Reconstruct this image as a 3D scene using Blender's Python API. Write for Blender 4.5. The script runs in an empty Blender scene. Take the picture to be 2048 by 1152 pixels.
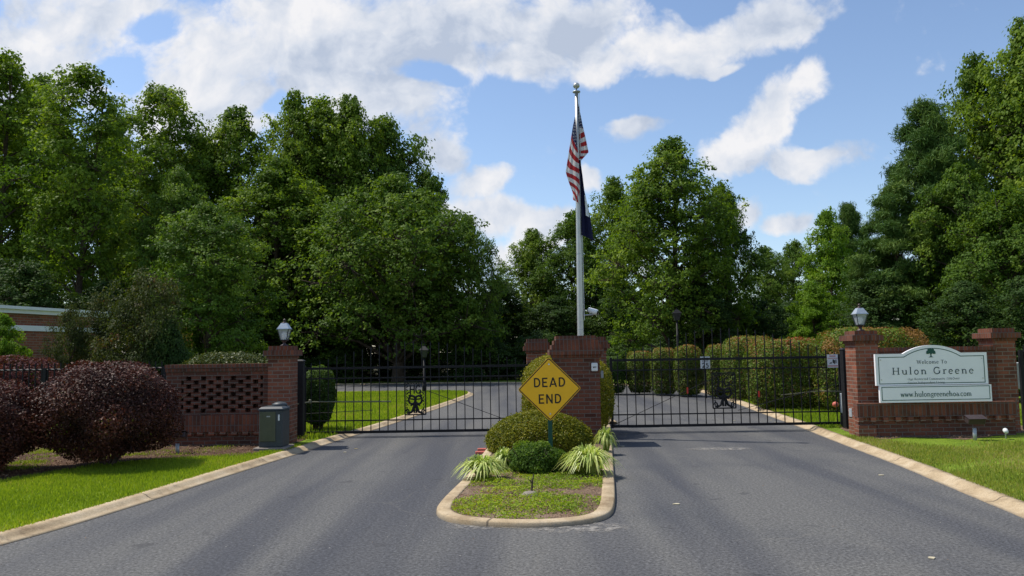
import bpy, math, random
import numpy as np
from mathutils import Vector, Matrix, Euler

SC = bpy.context.scene
COL = SC.collection
R = math.radians
PI = math.pi

# ------------------------------------------------------------------ camera
CAM_H = 1.6
F = 1600.0 / 2048.0                      # focal length / image width
cd = bpy.data.cameras.new('camera'); cam = bpy.data.objects.new('camera', cd); COL.objects.link(cam)
cd.sensor_width = 36; cd.lens = 36 * F; cd.clip_start = .05; cd.clip_end = 5000
cam.matrix_world = Matrix.Translation((0, 0, CAM_H)) @ Matrix.Rotation(R(90 + 4.65), 4, 'X') @ Matrix.Rotation(R(-0.9), 4, 'Z')
SC.camera = cam
CR = cam.matrix_world.to_3x3()

def ray(px, py):
    return CR @ Vector(((px - 1024) / 1600, (576 - py) / 1600, -1))
def at(px, py, d):                       # world point at distance y = d seen at that spot of the photograph
    v = ray(px, py); return Vector((v.x / v.y * d, d, CAM_H + v.z / v.y * d))
def gp(px, py, z=0.0):                   # world point on the level z
    v = ray(px, py); k = (z - CAM_H) / v.z; return Vector((v.x * k, v.y * k, z))

# ------------------------------------------------------------------ light
SUN = Vector((-0.54, 0.20, 1.0)).normalized()
sd = bpy.data.lights.new('sun', 'SUN'); sun = bpy.data.objects.new('sun', sd); COL.objects.link(sun)
sd.energy = 4.8; sd.angle = R(0.5); sd.color = (1.0, 0.94, 0.84)
sun.rotation_euler = SUN.to_track_quat('Z', 'Y').to_euler(); sun.location = (0, 0, 30)
SKY_STRENGTH = 0.10
SC.view_settings.view_transform = 'Standard'; SC.view_settings.look = 'None'
SC.view_settings.exposure = 0.0; SC.view_settings.gamma = 1.0
SC.cycles.max_bounces = 6; SC.cycles.diffuse_bounces = 3; SC.cycles.glossy_bounces = 2
SC.cycles.transmission_bounces = 4; SC.cycles.transparent_max_bounces = 6
SC.cycles.use_denoising = True
SC.cycles.caustics_reflective = False; SC.cycles.caustics_refractive = False

class N:                                 # tiny node helper
    def __init__(s, nt): s.nt = nt
    def __call__(s, t, **kw):
        n = s.nt.nodes.new(t)
        for k, v in kw.items():
            if k.startswith('i_'):
                key = k[2:]; key = int(key) if key.isdigit() else key.replace('_', ' ')
                sk = n.inputs[key]
                if isinstance(v, bpy.types.NodeSocket): s.nt.links.new(v, sk)
                else: sk.default_value = v
            else: setattr(n, k, v)
        return n
    def math(s, op, a, b=None, c=None, clamp=False):
        n = s.nt.nodes.new('ShaderNodeMath'); n.operation = op; n.use_clamp = clamp
        for i, v in enumerate((a, b, c)):
            if v is None: continue
            if isinstance(v, bpy.types.NodeSocket): s.nt.links.new(v, n.inputs[i])
            else: n.inputs[i].default_value = v
        return n.outputs[0]
    def mix(s, f, a, b, blend='MIX'):
        n = s.nt.nodes.new('ShaderNodeMix'); n.data_type = 'RGBA'; n.blend_type = blend
        for sk, v in ((n.inputs[0], f), (n.inputs[6], a), (n.inputs[7], b)):
            if isinstance(v, bpy.types.NodeSocket): s.nt.links.new(v, sk)
            else: sk.default_value = v if not isinstance(v, tuple) or len(v) == 4 else (*v, 1)
        return n.outputs[2]
    def ramp(s, f, stops, interp='LINEAR'):
        n = s.nt.nodes.new('ShaderNodeValToRGB'); r = n.color_ramp; r.interpolation = interp
        while len(r.elements) < len(stops): r.elements.new(.5)
        for e, (p, c) in zip(r.elements, stops):
            e.position = p; e.color = (*c, 1) if isinstance(c, tuple) else (c, c, c, 1)
        s.nt.links.new(f, n.inputs[0]); return n.outputs[0]
    def smooth(s, v, a, b):
        n = s.nt.nodes.new('ShaderNodeMapRange'); n.interpolation_type = 'SMOOTHSTEP'
        s.nt.links.new(v, n.inputs[0]); n.inputs[1].default_value = a; n.inputs[2].default_value = b
        return n.outputs[0]
    def link(s, a, b): s.nt.links.new(a, b)

def build_world():
    w = bpy.data.worlds.new('World'); SC.world = w; w.use_nodes = True
    nt = w.node_tree; nt.nodes.clear(); n = N(nt)
    out = n('ShaderNodeOutputWorld'); bg = n('ShaderNodeBackground'); bg.inputs[1].default_value = SKY_STRENGTH
    n.link(bg.outputs[0], out.inputs[0])
    sky = n('ShaderNodeTexSky'); sky.sky_type = 'NISHITA'; sky.sun_disc = False
    sky.sun_elevation = math.asin(SUN.z); sky.sun_rotation = math.atan2(SUN.x, SUN.y)
    sky.air_density = 1.0; sky.dust_density = 0.6; sky.ozone_density = 1.6; sky.altitude = 100
    tc = n('ShaderNodeTexCoord')
    d = tc.outputs['Generated']
    sp = n('ShaderNodeSeparateXYZ', i_0=d)
    y = n.math('MAXIMUM', sp.outputs[1], 0.08)
    u = n.math('DIVIDE', sp.outputs[0], y); v = n.math('DIVIDE', sp.outputs[2], y)
    uv = n('ShaderNodeCombineXYZ', i_0=u, i_1=v).outputs[0]
    # billowing: the cloud field is warped by noise of two sizes
    def warp(vec, sc, amt, det):
        t = n('ShaderNodeTexNoise', i_Vector=vec, i_Scale=sc, i_Detail=det, i_Roughness=.55)
        t2 = n('ShaderNodeVectorMath', operation='SUBTRACT', i_0=t.outputs['Color'], i_1=(.5, .5, .5))
        t3 = n('ShaderNodeVectorMath', operation='SCALE', i_0=t2.outputs[0], i_Scale=amt)
        return n('ShaderNodeVectorMath', operation='ADD', i_0=vec, i_1=t3.outputs[0]).outputs[0]
    wv = warp(warp(uv, 3.2, .10, 2), 11, .05, 4)
    def C(px, py, rx, ry, rot=0): return ((px - 1024) / 1590, (706 - py) / 1575, rx / 1600, ry / 1600, R(rot))
    clouds = [C(60, 110, 260, 150), C(160, 40, 260, 110), C(330, 200, 170, 150, 40), C(420, 120, 230, 160), C(560, 60, 260, 150),
              C(480, 210, 200, 110), C(800, 60, 340, 150), C(1000, 40, 330, 130), C(620, 160, 240, 130), C(820, 200, 160, 110), C(900, 130, 190, 110),
              C(730, 210, 180, 110), C(1080, 110, 190, 110, 20), C(1250, 110, 240, 90, 12), C(1420, 90, 240, 85, 10), C(1560, 60, 180, 100, 5), C(1180, 60, 200, 110),
              C(1210, 150, 160, 42, 8), C(1570, 240, 190, 80, 46), C(1490, 320, 120, 55, 14), C(1600, 200, 130, 60, 46), C(1650, 335, 150, 46, 3),
              C(1290, 262, 90, 44, 8), C(1190, 352, 58, 34), C(960, 360, 110, 62, 10), C(880, 300, 80, 70), C(990, 430, 150, 62, 12),
              C(1090, 455, 120, 80, 20), C(930, 420, 110, 70), C(1010, 520, 120, 70), C(1580, 448, 95, 34, 4), C(1500, 430, 70, 40, 20),
              C(1450, 140, 70, 26), C(1180, 30, 240, 90),
              C(-300, 150, 300, 160), C(-200, 500, 300, 120), C(2500, 300, 300, 100), C(2350, 90, 200, 70), C(700, -250, 500, 160)]
    f = None
    for (cx, cy, rx, ry, rot) in clouds:
        m = n('ShaderNodeMapping', vector_type='TEXTURE', i_Vector=wv)
        m.inputs['Location'].default_value = (cx, cy, 0); m.inputs['Rotation'].default_value = (0, 0, rot); m.inputs['Scale'].default_value = (rx, ry, 1)
        sep = n('ShaderNodeVectorMath', operation='MULTIPLY', i_0=m.outputs[0], i_1=(1, 1, 0))
        g = n('ShaderNodeTexGradient', gradient_type='SPHERICAL', i_Vector=sep.outputs[0]).outputs[1]
        f = g if f is None else n.math('SMOOTH_MAX', f, g, .12)
    fb = n('ShaderNodeTexNoise', i_Vector=warp(uv, 5, .12, 3), i_Scale=6.5, i_Detail=10, i_Roughness=.66).outputs[0]
    vz = n('ShaderNodeTexVoronoi', feature='F1', i_Vector=warp(uv, 9, .07, 3), i_Scale=12, i_Detail=3, i_Roughness=.6, i_Lacunarity=2.3, normalize=True).outputs['Distance']
    puff = n.math('MULTIPLY', n.math('SUBTRACT', .25, vz), 1.3)
    f = n.math('ADD', f, n.math('MULTIPLY', puff, n.smooth(f, 0.0, .12)))
    fld = n.math('ADD', f, n.math('MULTIPLY', n.math('SUBTRACT', fb, .5), 1.7))
    hole = None
    for (cx, cy, rx, ry, rot) in [C(285, 50, 70, 36, 0), C(225, 128, 60, 28, 0), C(545, 218, 60, 40, 10), C(870, 150, 80, 34, -20), C(1010, 225, 90, 60, 0), C(1330, 215, 200, 40, 0), C(1640, 285, 60, 40, 30), C(1080, 390, 90, 40, 0), C(1720, 120, 120, 90, 0)]:
        m = n('ShaderNodeMapping', vector_type='TEXTURE', i_Vector=wv)
        m.inputs['Location'].default_value = (cx, cy, 0); m.inputs['Rotation'].default_value = (0, 0, rot); m.inputs['Scale'].default_value = (rx, ry, 1)
        sep = n('ShaderNodeVectorMath', operation='MULTIPLY', i_0=m.outputs[0], i_1=(1, 1, 0))
        g = n('ShaderNodeTexGradient', gradient_type='SPHERICAL', i_Vector=sep.outputs[0]).outputs[1]
        hole = g if hole is None else n.math('MAXIMUM', hole, g)
    fld = n.math('SUBTRACT', fld, n.math('MULTIPLY', hole, .95))
    dens = n.smooth(n.math('MULTIPLY', fld, n.smooth(f, 0.0, .22)), .04, .56)
    # elsewhere in the sky: scattered cloud from plain noise
    gen = n('ShaderNodeTexNoise', i_Vector=d, i_Scale=3, i_Detail=7, i_Roughness=.6).outputs[0]
    gd = n.smooth(gen, .52, .66)
    side = n.smooth(n.math('MAXIMUM', n.math('ABSOLUTE', u), n.math('MULTIPLY', v, 1.35)), .9, 1.3)
    dens = n.math('ADD', n.math('MULTIPLY', dens, n.math('SUBTRACT', 1, side)), n.math('MULTIPLY', gd, side), clamp=True)
    # relief: density compared with density a little way towards the sun
    def fbm(off, sc):
        a = n('ShaderNodeVectorMath', operation='ADD', i_0=wv, i_1=off)
        return n('ShaderNodeTexNoise', i_Vector=a.outputs[0], i_Scale=sc, i_Detail=6, i_Roughness=.55).outputs[0]
    rel = n.math('SUBTRACT', fbm((0, 0, 0), 6), fbm((-.03, .045, 0), 6))
    rel2 = n.math('SUBTRACT', fbm((0, 0, 3), 16), fbm((-.01, .014, 3), 16))
    lit = n.math('ADD', n.math('ADD', .66, n.math('MULTIPLY', rel, 3.0)), n.math('ADD', n.math('MULTIPLY', rel2, 1.4), n.math('MULTIPLY', puff, .45)))
    g2 = None                             # thick grey bellies
    for (cx, cy, rx, ry, rot) in [C(960, 70, 420, 130, 0), C(700, 110, 230, 110, 0), C(560, 190, 200, 60, 10), C(880, 340, 120, 120), C(420, 230, 120, 60, 0), C(1130, 60, 160, 70), C(1560, 330, 160, 40, 10)]:
        m = n('ShaderNodeMapping', vector_type='TEXTURE', i_Vector=wv)
        m.inputs['Location'].default_value = (cx, cy, 0); m.inputs['Rotation'].default_value = (0, 0, rot); m.inputs['Scale'].default_value = (rx, ry, 1)
        sep = n('ShaderNodeVectorMath', operation='MULTIPLY', i_0=m.outputs[0], i_1=(1, 1, 0))
        g = n('ShaderNodeTexGradient', gradient_type='SPHERICAL', i_Vector=sep.outputs[0]).outputs[1]
        g2 = g if g2 is None else n.math('SMOOTH_MAX', g2, g, .1)
    lit = n.math('SUBTRACT', lit, n.math('MULTIPLY', n.smooth(g2, 0, .8), .34), clamp=True)
    k = 1 / SKY_STRENGTH
    cc = n.ramp(lit, [(0, (.46 * k, .52 * k, .64 * k)), (.45, (.66 * k, .70 * k, .77 * k)), (1, (.87 * k, .86 * k, .86 * k))])
    # (ColorRamp clamps above 1: scale after it)
    rn = cc.node
    for e, c in zip(rn.color_ramp.elements, [(.50, .57, .70), (.70, .745, .83), (.93, .92, .93)]): e.color = (*c, 1)
    ccs = n('ShaderNodeVectorMath', operation='SCALE', i_0=cc, i_Scale=k).outputs[0]
    skc = n.mix(1.0, sky.outputs[0], (1.62, 1.62, 1.66, 1), 'MULTIPLY')
    fin = n.mix(n.math('MULTIPLY', dens, .96), skc, ccs)
    n.link(fin, bg.inputs[0])
    w.cycles.sampling_method = 'MANUAL'; w.cycles.sample_map_resolution = 512
build_world()

# ------------------------------------------------------------------ materials
def new_mat(name):
    m = bpy.data.materials.new(name); m.use_nodes = True; nt = m.node_tree
    b = nt.nodes['Principled BSDF']; return m, N(nt), b
def plain(name, c, rough=.6, metal=0.0, var=.12, scale=12, bump=0.0, bscale=60, spec=.4):
    m, n, b = new_mat(name)
    tc = n('ShaderNodeTexCoord'); t = n('ShaderNodeTexNoise', i_Vector=tc.outputs['Object'], i_Scale=scale, i_Detail=5, i_Roughness=.6)
    lo = tuple(x * (1 - var) for x in c); hi = tuple(min(1, x * (1 + var)) for x in c)
    n.link(n.ramp(t.outputs[0], [(.3, lo), (.7, hi)]), b.inputs['Base Color'])
    b.inputs['Roughness'].default_value = rough; b.inputs['Metallic'].default_value = metal
    b.inputs['Specular IOR Level'].default_value = spec
    if bump:
        t2 = n('ShaderNodeTexNoise', i_Vector=tc.outputs['Object'], i_Scale=bscale, i_Detail=4)
        bp = n('ShaderNodeBump', i_Strength=bump, i_Distance=.01, i_Height=t2.outputs[0]); n.link(bp.outputs[0], b.inputs['Normal'])
    return m
def leaf_mat(name, stops, trans=.35, rough=.6, spec=.12, tboost=(1.5, 1.5, .5)):
    m, n, b = new_mat(name)
    a = n('ShaderNodeAttribute'); a.attribute_name = 'tint'
    oi = n('ShaderNodeObjectInfo')
    f = n.math('ADD', a.outputs['Fac'], n.math('MULTIPLY', n.math('SUBTRACT', oi.outputs['Random'], .5), .18), clamp=True)
    c = n.ramp(f, stops); n.link(c, b.inputs['Base Color'])
    b.inputs['Roughness'].default_value = rough; b.inputs['Specular IOR Level'].default_value = spec
    tr = n('ShaderNodeBsdfTranslucent'); n.link(n.mix(1.0, c, (*tboost, 1), 'MULTIPLY'), tr.inputs[0])
    mx = n('ShaderNodeMixShader'); mx.inputs[0].default_value = trans
    n.link(b.outputs[0], mx.inputs[1]); n.link(tr.outputs[0], mx.inputs[2])
    n.link(mx.outputs[0], n.nt.nodes['Material Output'].inputs[0]); return m

def brick_mat(name, c1, c2, mortar, dark=.5, row=.0677, width=.203, rot=False, blotch=.5):
    m, n, b = new_mat(name)
    uv = n('ShaderNodeUVMap'); uv.uv_map = 'UVMap'; v = uv.outputs[0]
    if rot:
        mp = n('ShaderNodeMapping', i_Vector=v); mp.inputs['Rotation'].default_value = (0, 0, PI / 2); v = mp.outputs[0]
    br = n('ShaderNodeTexBrick', i_Vector=v, i_Scale=1.0, i_Mortar_Size=.0075, i_Mortar_Smooth=.2, i_Brick_Width=width, i_Row_Height=row, i_Bias=0.0)
    if rot: br.offset = 0
    br.inputs['Color1'].default_value = (0, 0, 0, 1); br.inputs['Color2'].default_value = (1, 1, 1, 1); br.inputs['Mortar'].default_value = (.5, .5, .5, 1)
    tc = n('ShaderNodeTexCoord')
    big = n('ShaderNodeTexNoise', i_Vector=tc.outputs['Object'], i_Scale=2.6, i_Detail=5, i_Roughness=.65).outputs[0]
    fine = n('ShaderNodeTexNoise', i_Vector=tc.outputs['Object'], i_Scale=55, i_Detail=3).outputs[0]
    c = n.ramp(br.outputs[0], [(0, tuple(x * dark for x in c1)), (.22, c1), (.6, c2), (.85, c1), (1, tuple(x * .62 for x in c2))])
    c = n.mix(n.math('MULTIPLY', n.smooth(big, .42, .68), blotch), c, (.045, .034, .028))
    c = n.mix(.35, c, n.ramp(fine, [(.3, .35), (.7, .75)]), 'OVERLAY')
    c = n.mix(br.outputs['Fac'], c, mortar)
    n.link(c, b.inputs['Base Color']); b.inputs['Roughness'].default_value = .88; b.inputs['Specular IOR Level'].default_value = .2
    h = n.math('ADD', n.math('MULTIPLY', br.outputs['Fac'], -1), n.math('MULTIPLY', fine, .35))
    bp = n('ShaderNodeBump', i_Strength=.7, i_Distance=.006, i_Height=h); n.link(bp.outputs[0], b.inputs['Normal'])
    return m

M = {}
M['brick'] = brick_mat('brick_red', (.285, .098, .055), (.19, .068, .042), (.23, .18, .14), blotch=.45)
M['brick_dark'] = brick_mat('brick_weathered', (.185, .066, .040), (.12, .045, .030), (.15, .12, .10), blotch=.5)
M['soldier'] = brick_mat('brick_soldier', (.215, .076, .043), (.13, .047, .030), (.13, .10, .085), rot=True, blotch=.65)
M['iron'] = plain('black_iron', (.012, .012, .014), .6, .0, .3, 20, spec=.25)
M['white_paint'] = plain('white_paint', (.72, .74, .74), .5, 0, .04, 4)
M['sign_white'] = plain('sign_white', (.93, .90, .91), .45, 0, .04, 3)
M['sign_green'] = plain('sign_green', (.012, .085, .062), .5, 0, .1)
M['sign_ink'] = plain('sign_ink', (.03, .06, .075), .5, 0, .1)
M['sign_yellow'] = plain('sign_yellow', (.95, .50, .010), .38, 0, .05, 5)
M['sign_black'] = plain('sign_black', (.012, .01, .008), .5, 0, .1)
M['post_green'] = plain('post_green', (.006, .065, .045), .4, .1, .15)
M['pole'] = plain('pole_aluminium', (.50, .50, .48), .38, .55, .08, 8)
M['chrome'] = plain('bolt_metal', (.6, .6, .58), .35, .8, .1)
M['lamp_metal'] = plain('lamp_metal', (.05, .055, .06), .42, .5, .3)
M['lamp_frost'] = plain('lamp_frosted_bulb', (.78, .78, .76), .4, 0, .03)
M['lamp_roof'] = plain('lamp_roof', (.42, .47, .52), .3, .4, .2)
M['stone_curb'] = None
M['pad'] = plain('concrete_pad', (.22, .19, .16), .85, 0, .25, 18, .3)
M['utility_green'] = plain('utility_green', (.085, .092, .055), .5, 0, .12, 6)
M['utility_grey'] = plain('utility_grey', (.045, .055, .062), .5, 0, .12, 6)
M['grey_plastic'] = plain('grey_plastic', (.35, .38, .40), .5, 0, .08)
M['galv'] = plain('galvanised', (.42, .44, .45), .45, .5, .1)
M['olive_metal'] = plain('olive_metal', (.14, .14, .09), .5, .3, .15)
M['tan_metal'] = plain('tan_metal', (.36, .29, .15), .6, 0, .15)
M['bark'] = plain('bark', (.085, .065, .05), .95, 0, .45, 9, .8, 30, .1)
M['red'] = plain('red_plastic', (.5, .03, .02), .4, 0, .1)
M['pink'] = plain('faded_red_ball', (.55, .13, .09), .5, 0, .15)
M['bronze'] = plain('bronze_fixture', (.065, .045, .045), .5, .3, .2)

gl, n_, b_ = new_mat('lamp_glass')
b_.inputs['Base Color'].default_value = (.75, .80, .84, 1); b_.inputs['Roughness'].default_value = .25; b_.inputs['Alpha'].default_value = .38
M['glass'] = gl

M['oak'] = leaf_mat('foliage_mid', [(0, (0.0408, 0.0834, 0.0114)), (.5, (0.0888, 0.1588, 0.0206)), (1, (0.1943, 0.2724, 0.0343))], .34)
M['gum'] = leaf_mat('foliage_light', [(0, (0.0577, 0.1135, 0.0132)), (.5, (0.1353, 0.2117, 0.0221)), (1, (0.2619, 0.3401, 0.0376))], .38)
M['darkleaf'] = leaf_mat('foliage_dark', [(0, (0.0213, 0.0455, 0.0108)), (.5, (0.0425, 0.0834, 0.0173)), (1, (0.0911, 0.1454, 0.0281))], .28)
M['pine'] = leaf_mat('needles', [(0, (0.0403, 0.0857, 0.0186)), (.5, (0.0756, 0.1457, 0.0309)), (1, (0.1764, 0.2463, 0.0527))], .15, .6)
M['bright'] = leaf_mat('foliage_bright', [(0, (0.0743, 0.1386, 0.0110)), (.5, (0.1237, 0.2310, 0.0176)), (1, (0.2475, 0.3432, 0.0330))], .42)
M['purple'] = leaf_mat('foliage_purple', [(0, (0.0224, 0.0094, 0.0074)), (.45, (0.0621, 0.0230, 0.0163)), (.8, (0.1490, 0.0470, 0.0272)), (1, (0.0621, 0.0732, 0.0109))], .14, .55, .22, (1.5, .9, .7))
M['yellowhedge'] = leaf_mat('foliage_yellow_green', [(0, (0.0473, 0.0715, 0.0080)), (.5, (0.1418, 0.1595, 0.0120)), (.9, (0.3240, 0.2750, 0.0180)), (1, (0.2700, 0.1320, 0.0300))], .26, .45)
M['photinia'] = leaf_mat('foliage_red_tipped', [(0, (.032, .052, .014)), (.2, (.055, .085, .018)), (.32, (.10, .075, .032)), (.45, (.075, .125, .020)), (.72, (.135, .205, .022)), (.84, (.20, .17, .04)), (1, (.30, .10, .045))], .24, .5)
M['myrtle'] = leaf_mat('foliage_bronze', [(0, (.026, .038, .012)), (.5, (.060, .080, .020)), (.75, (.085, .085, .026)), (.9, (.12, .07, .03)), (1, (.18, .06, .03))], .30)
M['variegated'] = leaf_mat('foliage_variegated', [(0, (.03, .05, .012)), (.5, (.08, .10, .028)), (.85, (.15, .14, .06)), (1, (.5, .5, .36))], .2, .4)
M['maroon'] = leaf_mat('foliage_maroon', [(0, (.05, .015, .018)), (.5, (.10, .03, .032)), (1, (.16, .06, .05))], .25)
M['liriope'] = leaf_mat('blades_pale', [(0, (0.1694, 0.2701, 0.0370)), (.4, (0.3630, 0.4665, 0.0845)), (1, (0.7502, 0.7611, 0.2957))], .35, .4, .4, (1.1, 1.15, .6))
M['drygrass'] = leaf_mat('grass_blades_dry', [(0, (0.1365, 0.1843, 0.0330)), (.4, (0.2415, 0.2910, 0.0495)), (.7, (0.3360, 0.3395, 0.0770)), (1, (0.4410, 0.3298, 0.1760))], .4, .6, .15)
M['grass'] = leaf_mat('grass_blades', [(0, (.13, .20, .018)), (.5, (.24, .33, .024)), (.85, (.33, .39, .045)), (1, (.40, .33, .12))], .42, .6, .15)
M['cover'] = leaf_mat('cover_leaves', [(0, (0.1035, 0.1733, 0.0130)), (.5, (0.2329, 0.3300, 0.0182)), (.85, (0.3967, 0.4620, 0.0286)), (1, (0.3450, 0.1980, 0.0650))], .32, .55, .2)
M['litter'] = leaf_mat('fallen_leaves', [(0, (.10, .05, .03)), (.5, (.20, .12, .07)), (1, (.36, .27, .18))], .1, .8, .1, (1, 1, 1))

def ground_mats():
    # asphalt
    m, n, b = new_mat('asphalt'); tc = n('ShaderNodeTexCoord'); o = tc.outputs['Object']
    fine = n('ShaderNodeTexNoise', i_Vector=o, i_Scale=42, i_Detail=5, i_Roughness=.8).outputs[0]
    mid = n('ShaderNodeTexNoise', i_Vector=o, i_Scale=28, i_Detail=3).outputs[0]
    mp = n('ShaderNodeMapping', i_Vector=o); mp.inputs['Scale'].default_value = (1.0, .07, 1); mp.inputs['Rotation'].default_value = (0, 0, R(6))
    trk = n('ShaderNodeTexNoise', i_Vector=mp.outputs[0], i_Scale=1.15, i_Detail=3, i_Roughness=.5, i_Distortion=.3).outputs[0]
    big = n('ShaderNodeTexNoise', i_Vector=o, i_Scale=.55, i_Detail=4).outputs[0]
    c = n.ramp(trk, [(.36, (.060, .062, .070)), (.62, (.112, .110, .105))])
    c = n.mix(n.math('MULTIPLY', n.smooth(big, .50, .68), .35), c, (.055, .058, .066))
    c = n.mix(.75, c, n.ramp(fine, [(.34, .10), (.5, .5), (.66, .94)]), 'OVERLAY')
    c = n.mix(.4, c, n.ramp(mid, [(.3, .2), (.7, .8)]), 'OVERLAY')
    st = n('ShaderNodeTexNoise', i_Vector=o, i_Scale=1.7, i_Detail=7, i_Roughness=.75).outputs[0]
    c = n.mix(n.math('MULTIPLY', n.smooth(st, .66, .74), .3), c, (.26, .25, .23))
    vo = n('ShaderNodeTexVoronoi', feature='DISTANCE_TO_EDGE', i_Vector=n('ShaderNodeVectorMath', operation='ADD', i_0=o, i_1=n('ShaderNodeTexNoise', i_Vector=o, i_Scale=1.1, i_Detail=5).outputs['Color']).outputs[0], i_Scale=.23)
    cr = n.math('MULTIPLY', n.math('SUBTRACT', 1, n.smooth(vo.outputs[0], .0, .0035)), n.smooth(big, .42, .6))
    c = n.mix(n.math('MULTIPLY', cr, .35), c, (.17, .16, .14))
    oil = n('ShaderNodeTexNoise', i_Vector=o, i_Scale=2.6, i_Detail=2, i_Distortion=.4).outputs[0]
    c = n.mix(n.math('MULTIPLY', n.smooth(oil, .66, .74), .45), c, (.035, .035, .038))
    gl_ = n('ShaderNodeTexVoronoi', i_Vector=o, i_Scale=9); spk = n.math('LESS_THAN', gl_.outputs['Distance'], .055)
    c = n.mix(n.math('MULTIPLY', spk, n.smooth(n('ShaderNodeSeparateXYZ', i_0=gl_.outputs['Color']).outputs[0], .7, .75)), c, (.32, .30, .26))
    n.link(c, b.inputs['Base Color']); b.inputs['Roughness'].default_value = .86; b.inputs['Specular IOR Level'].default_value = .25
    bp = n('ShaderNodeBump', i_Strength=.55, i_Distance=.006, i_Height=n.math('ADD', fine, mid)); n.link(bp.outputs[0], b.inputs['Normal'])
    M['asphalt'] = m
    # concrete kerb
    m, n, b = new_mat('kerb_concrete'); tc = n('ShaderNodeTexCoord'); o = tc.outputs['Object']
    a = n('ShaderNodeTexNoise', i_Vector=o, i_Scale=2.2, i_Detail=6, i_Roughness=.7).outputs[0]
    f = n('ShaderNodeTexNoise', i_Vector=o, i_Scale=70, i_Detail=3).outputs[0]
    c = n.ramp(a, [(.3, (.25, .18, .105)), (.5, (.42, .325, .205)), (.72, (.52, .43, .30))])
    c = n.mix(.4, c, n.ramp(f, [(.3, .3), (.7, .7)]), 'OVERLAY')
    uv = n('ShaderNodeUVMap'); uv.uv_map = 'UVMap'; s = n('ShaderNodeSeparateXYZ', i_0=uv.outputs[0])
    fr = n.math('FRACT', n.math('DIVIDE', s.outputs[0], 3.05))
    j = n.math('SUBTRACT', 1, n.smooth(n.math('ABSOLUTE', n.math('SUBTRACT', fr, .5)), .0015, .006))
    c = n.mix(n.math('MULTIPLY', j, .75), c, (.06, .05, .04))
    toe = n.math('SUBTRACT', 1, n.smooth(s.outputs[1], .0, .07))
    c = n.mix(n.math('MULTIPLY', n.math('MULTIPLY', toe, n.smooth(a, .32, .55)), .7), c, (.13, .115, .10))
    a2 = n('ShaderNodeTexNoise', i_Vector=o, i_Scale=6, i_Detail=7, i_Roughness=.75).outputs[0]
    c = n.mix(n.math('MULTIPLY', n.smooth(a2, .55, .68), .55), c, (.12, .095, .07))
    n.link(c, b.inputs['Base Color']); b.inputs['Roughness'].default_value = .9; b.inputs['Specular IOR Level'].default_value = .2
    bp = n('ShaderNodeBump', i_Strength=.4, i_Distance=.006, i_Height=n.math('ADD', f, a)); n.link(bp.outputs[0], b.inputs['Normal'])
    M['kerb'] = m
    def soil(name, stops, scale, mix2=None):
        m, n, b = new_mat(name); tc = n('ShaderNodeTexCoord'); o = tc.outputs['Object']
        a = n('ShaderNodeTexNoise', i_Vector=o, i_Scale=scale, i_Detail=7, i_Roughness=.7).outputs[0]
        c = n.ramp(a, stops)
        v = n('ShaderNodeTexVoronoi', i_Vector=o, i_Scale=38)
        c = n.mix(.55, c, n.ramp(n('ShaderNodeSeparateXYZ', i_0=v.outputs['Color']).outputs[0], [(0, .22), (.5, .5), (1, .8)]), 'OVERLAY')
        n.link(c, b.inputs['Base Color']); b.inputs['Roughness'].default_value = .95; b.inputs['Specular IOR Level'].default_value = .1
        bp = n('ShaderNodeBump', i_Strength=.8, i_Distance=.02, i_Height=v.outputs['Distance']); n.link(bp.outputs[0], b.inputs['Normal'])
        return m
    M['lawn'] = soil('lawn_soil', [(.3, (.10, .16, .015)), (.55, (.15, .22, .02)), (.75, (.20, .21, .06))], 1.6)
    M['mulch'] = soil('mulch', [(.3, (.05, .030, .020)), (.55, (.10, .060, .04)), (.75, (.17, .115, .08))], 3)
    M['dirt'] = soil('dirt', [(.3, (.10, .07, .045)), (.55, (.19, .13, .09)), (.75, (.26, .20, .14))], 2)
    M['forest'] = soil('forest_floor', [(.3, (.022, .022, .010)), (.6, (.05, .045, .022))], 1.0)
ground_mats()

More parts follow.
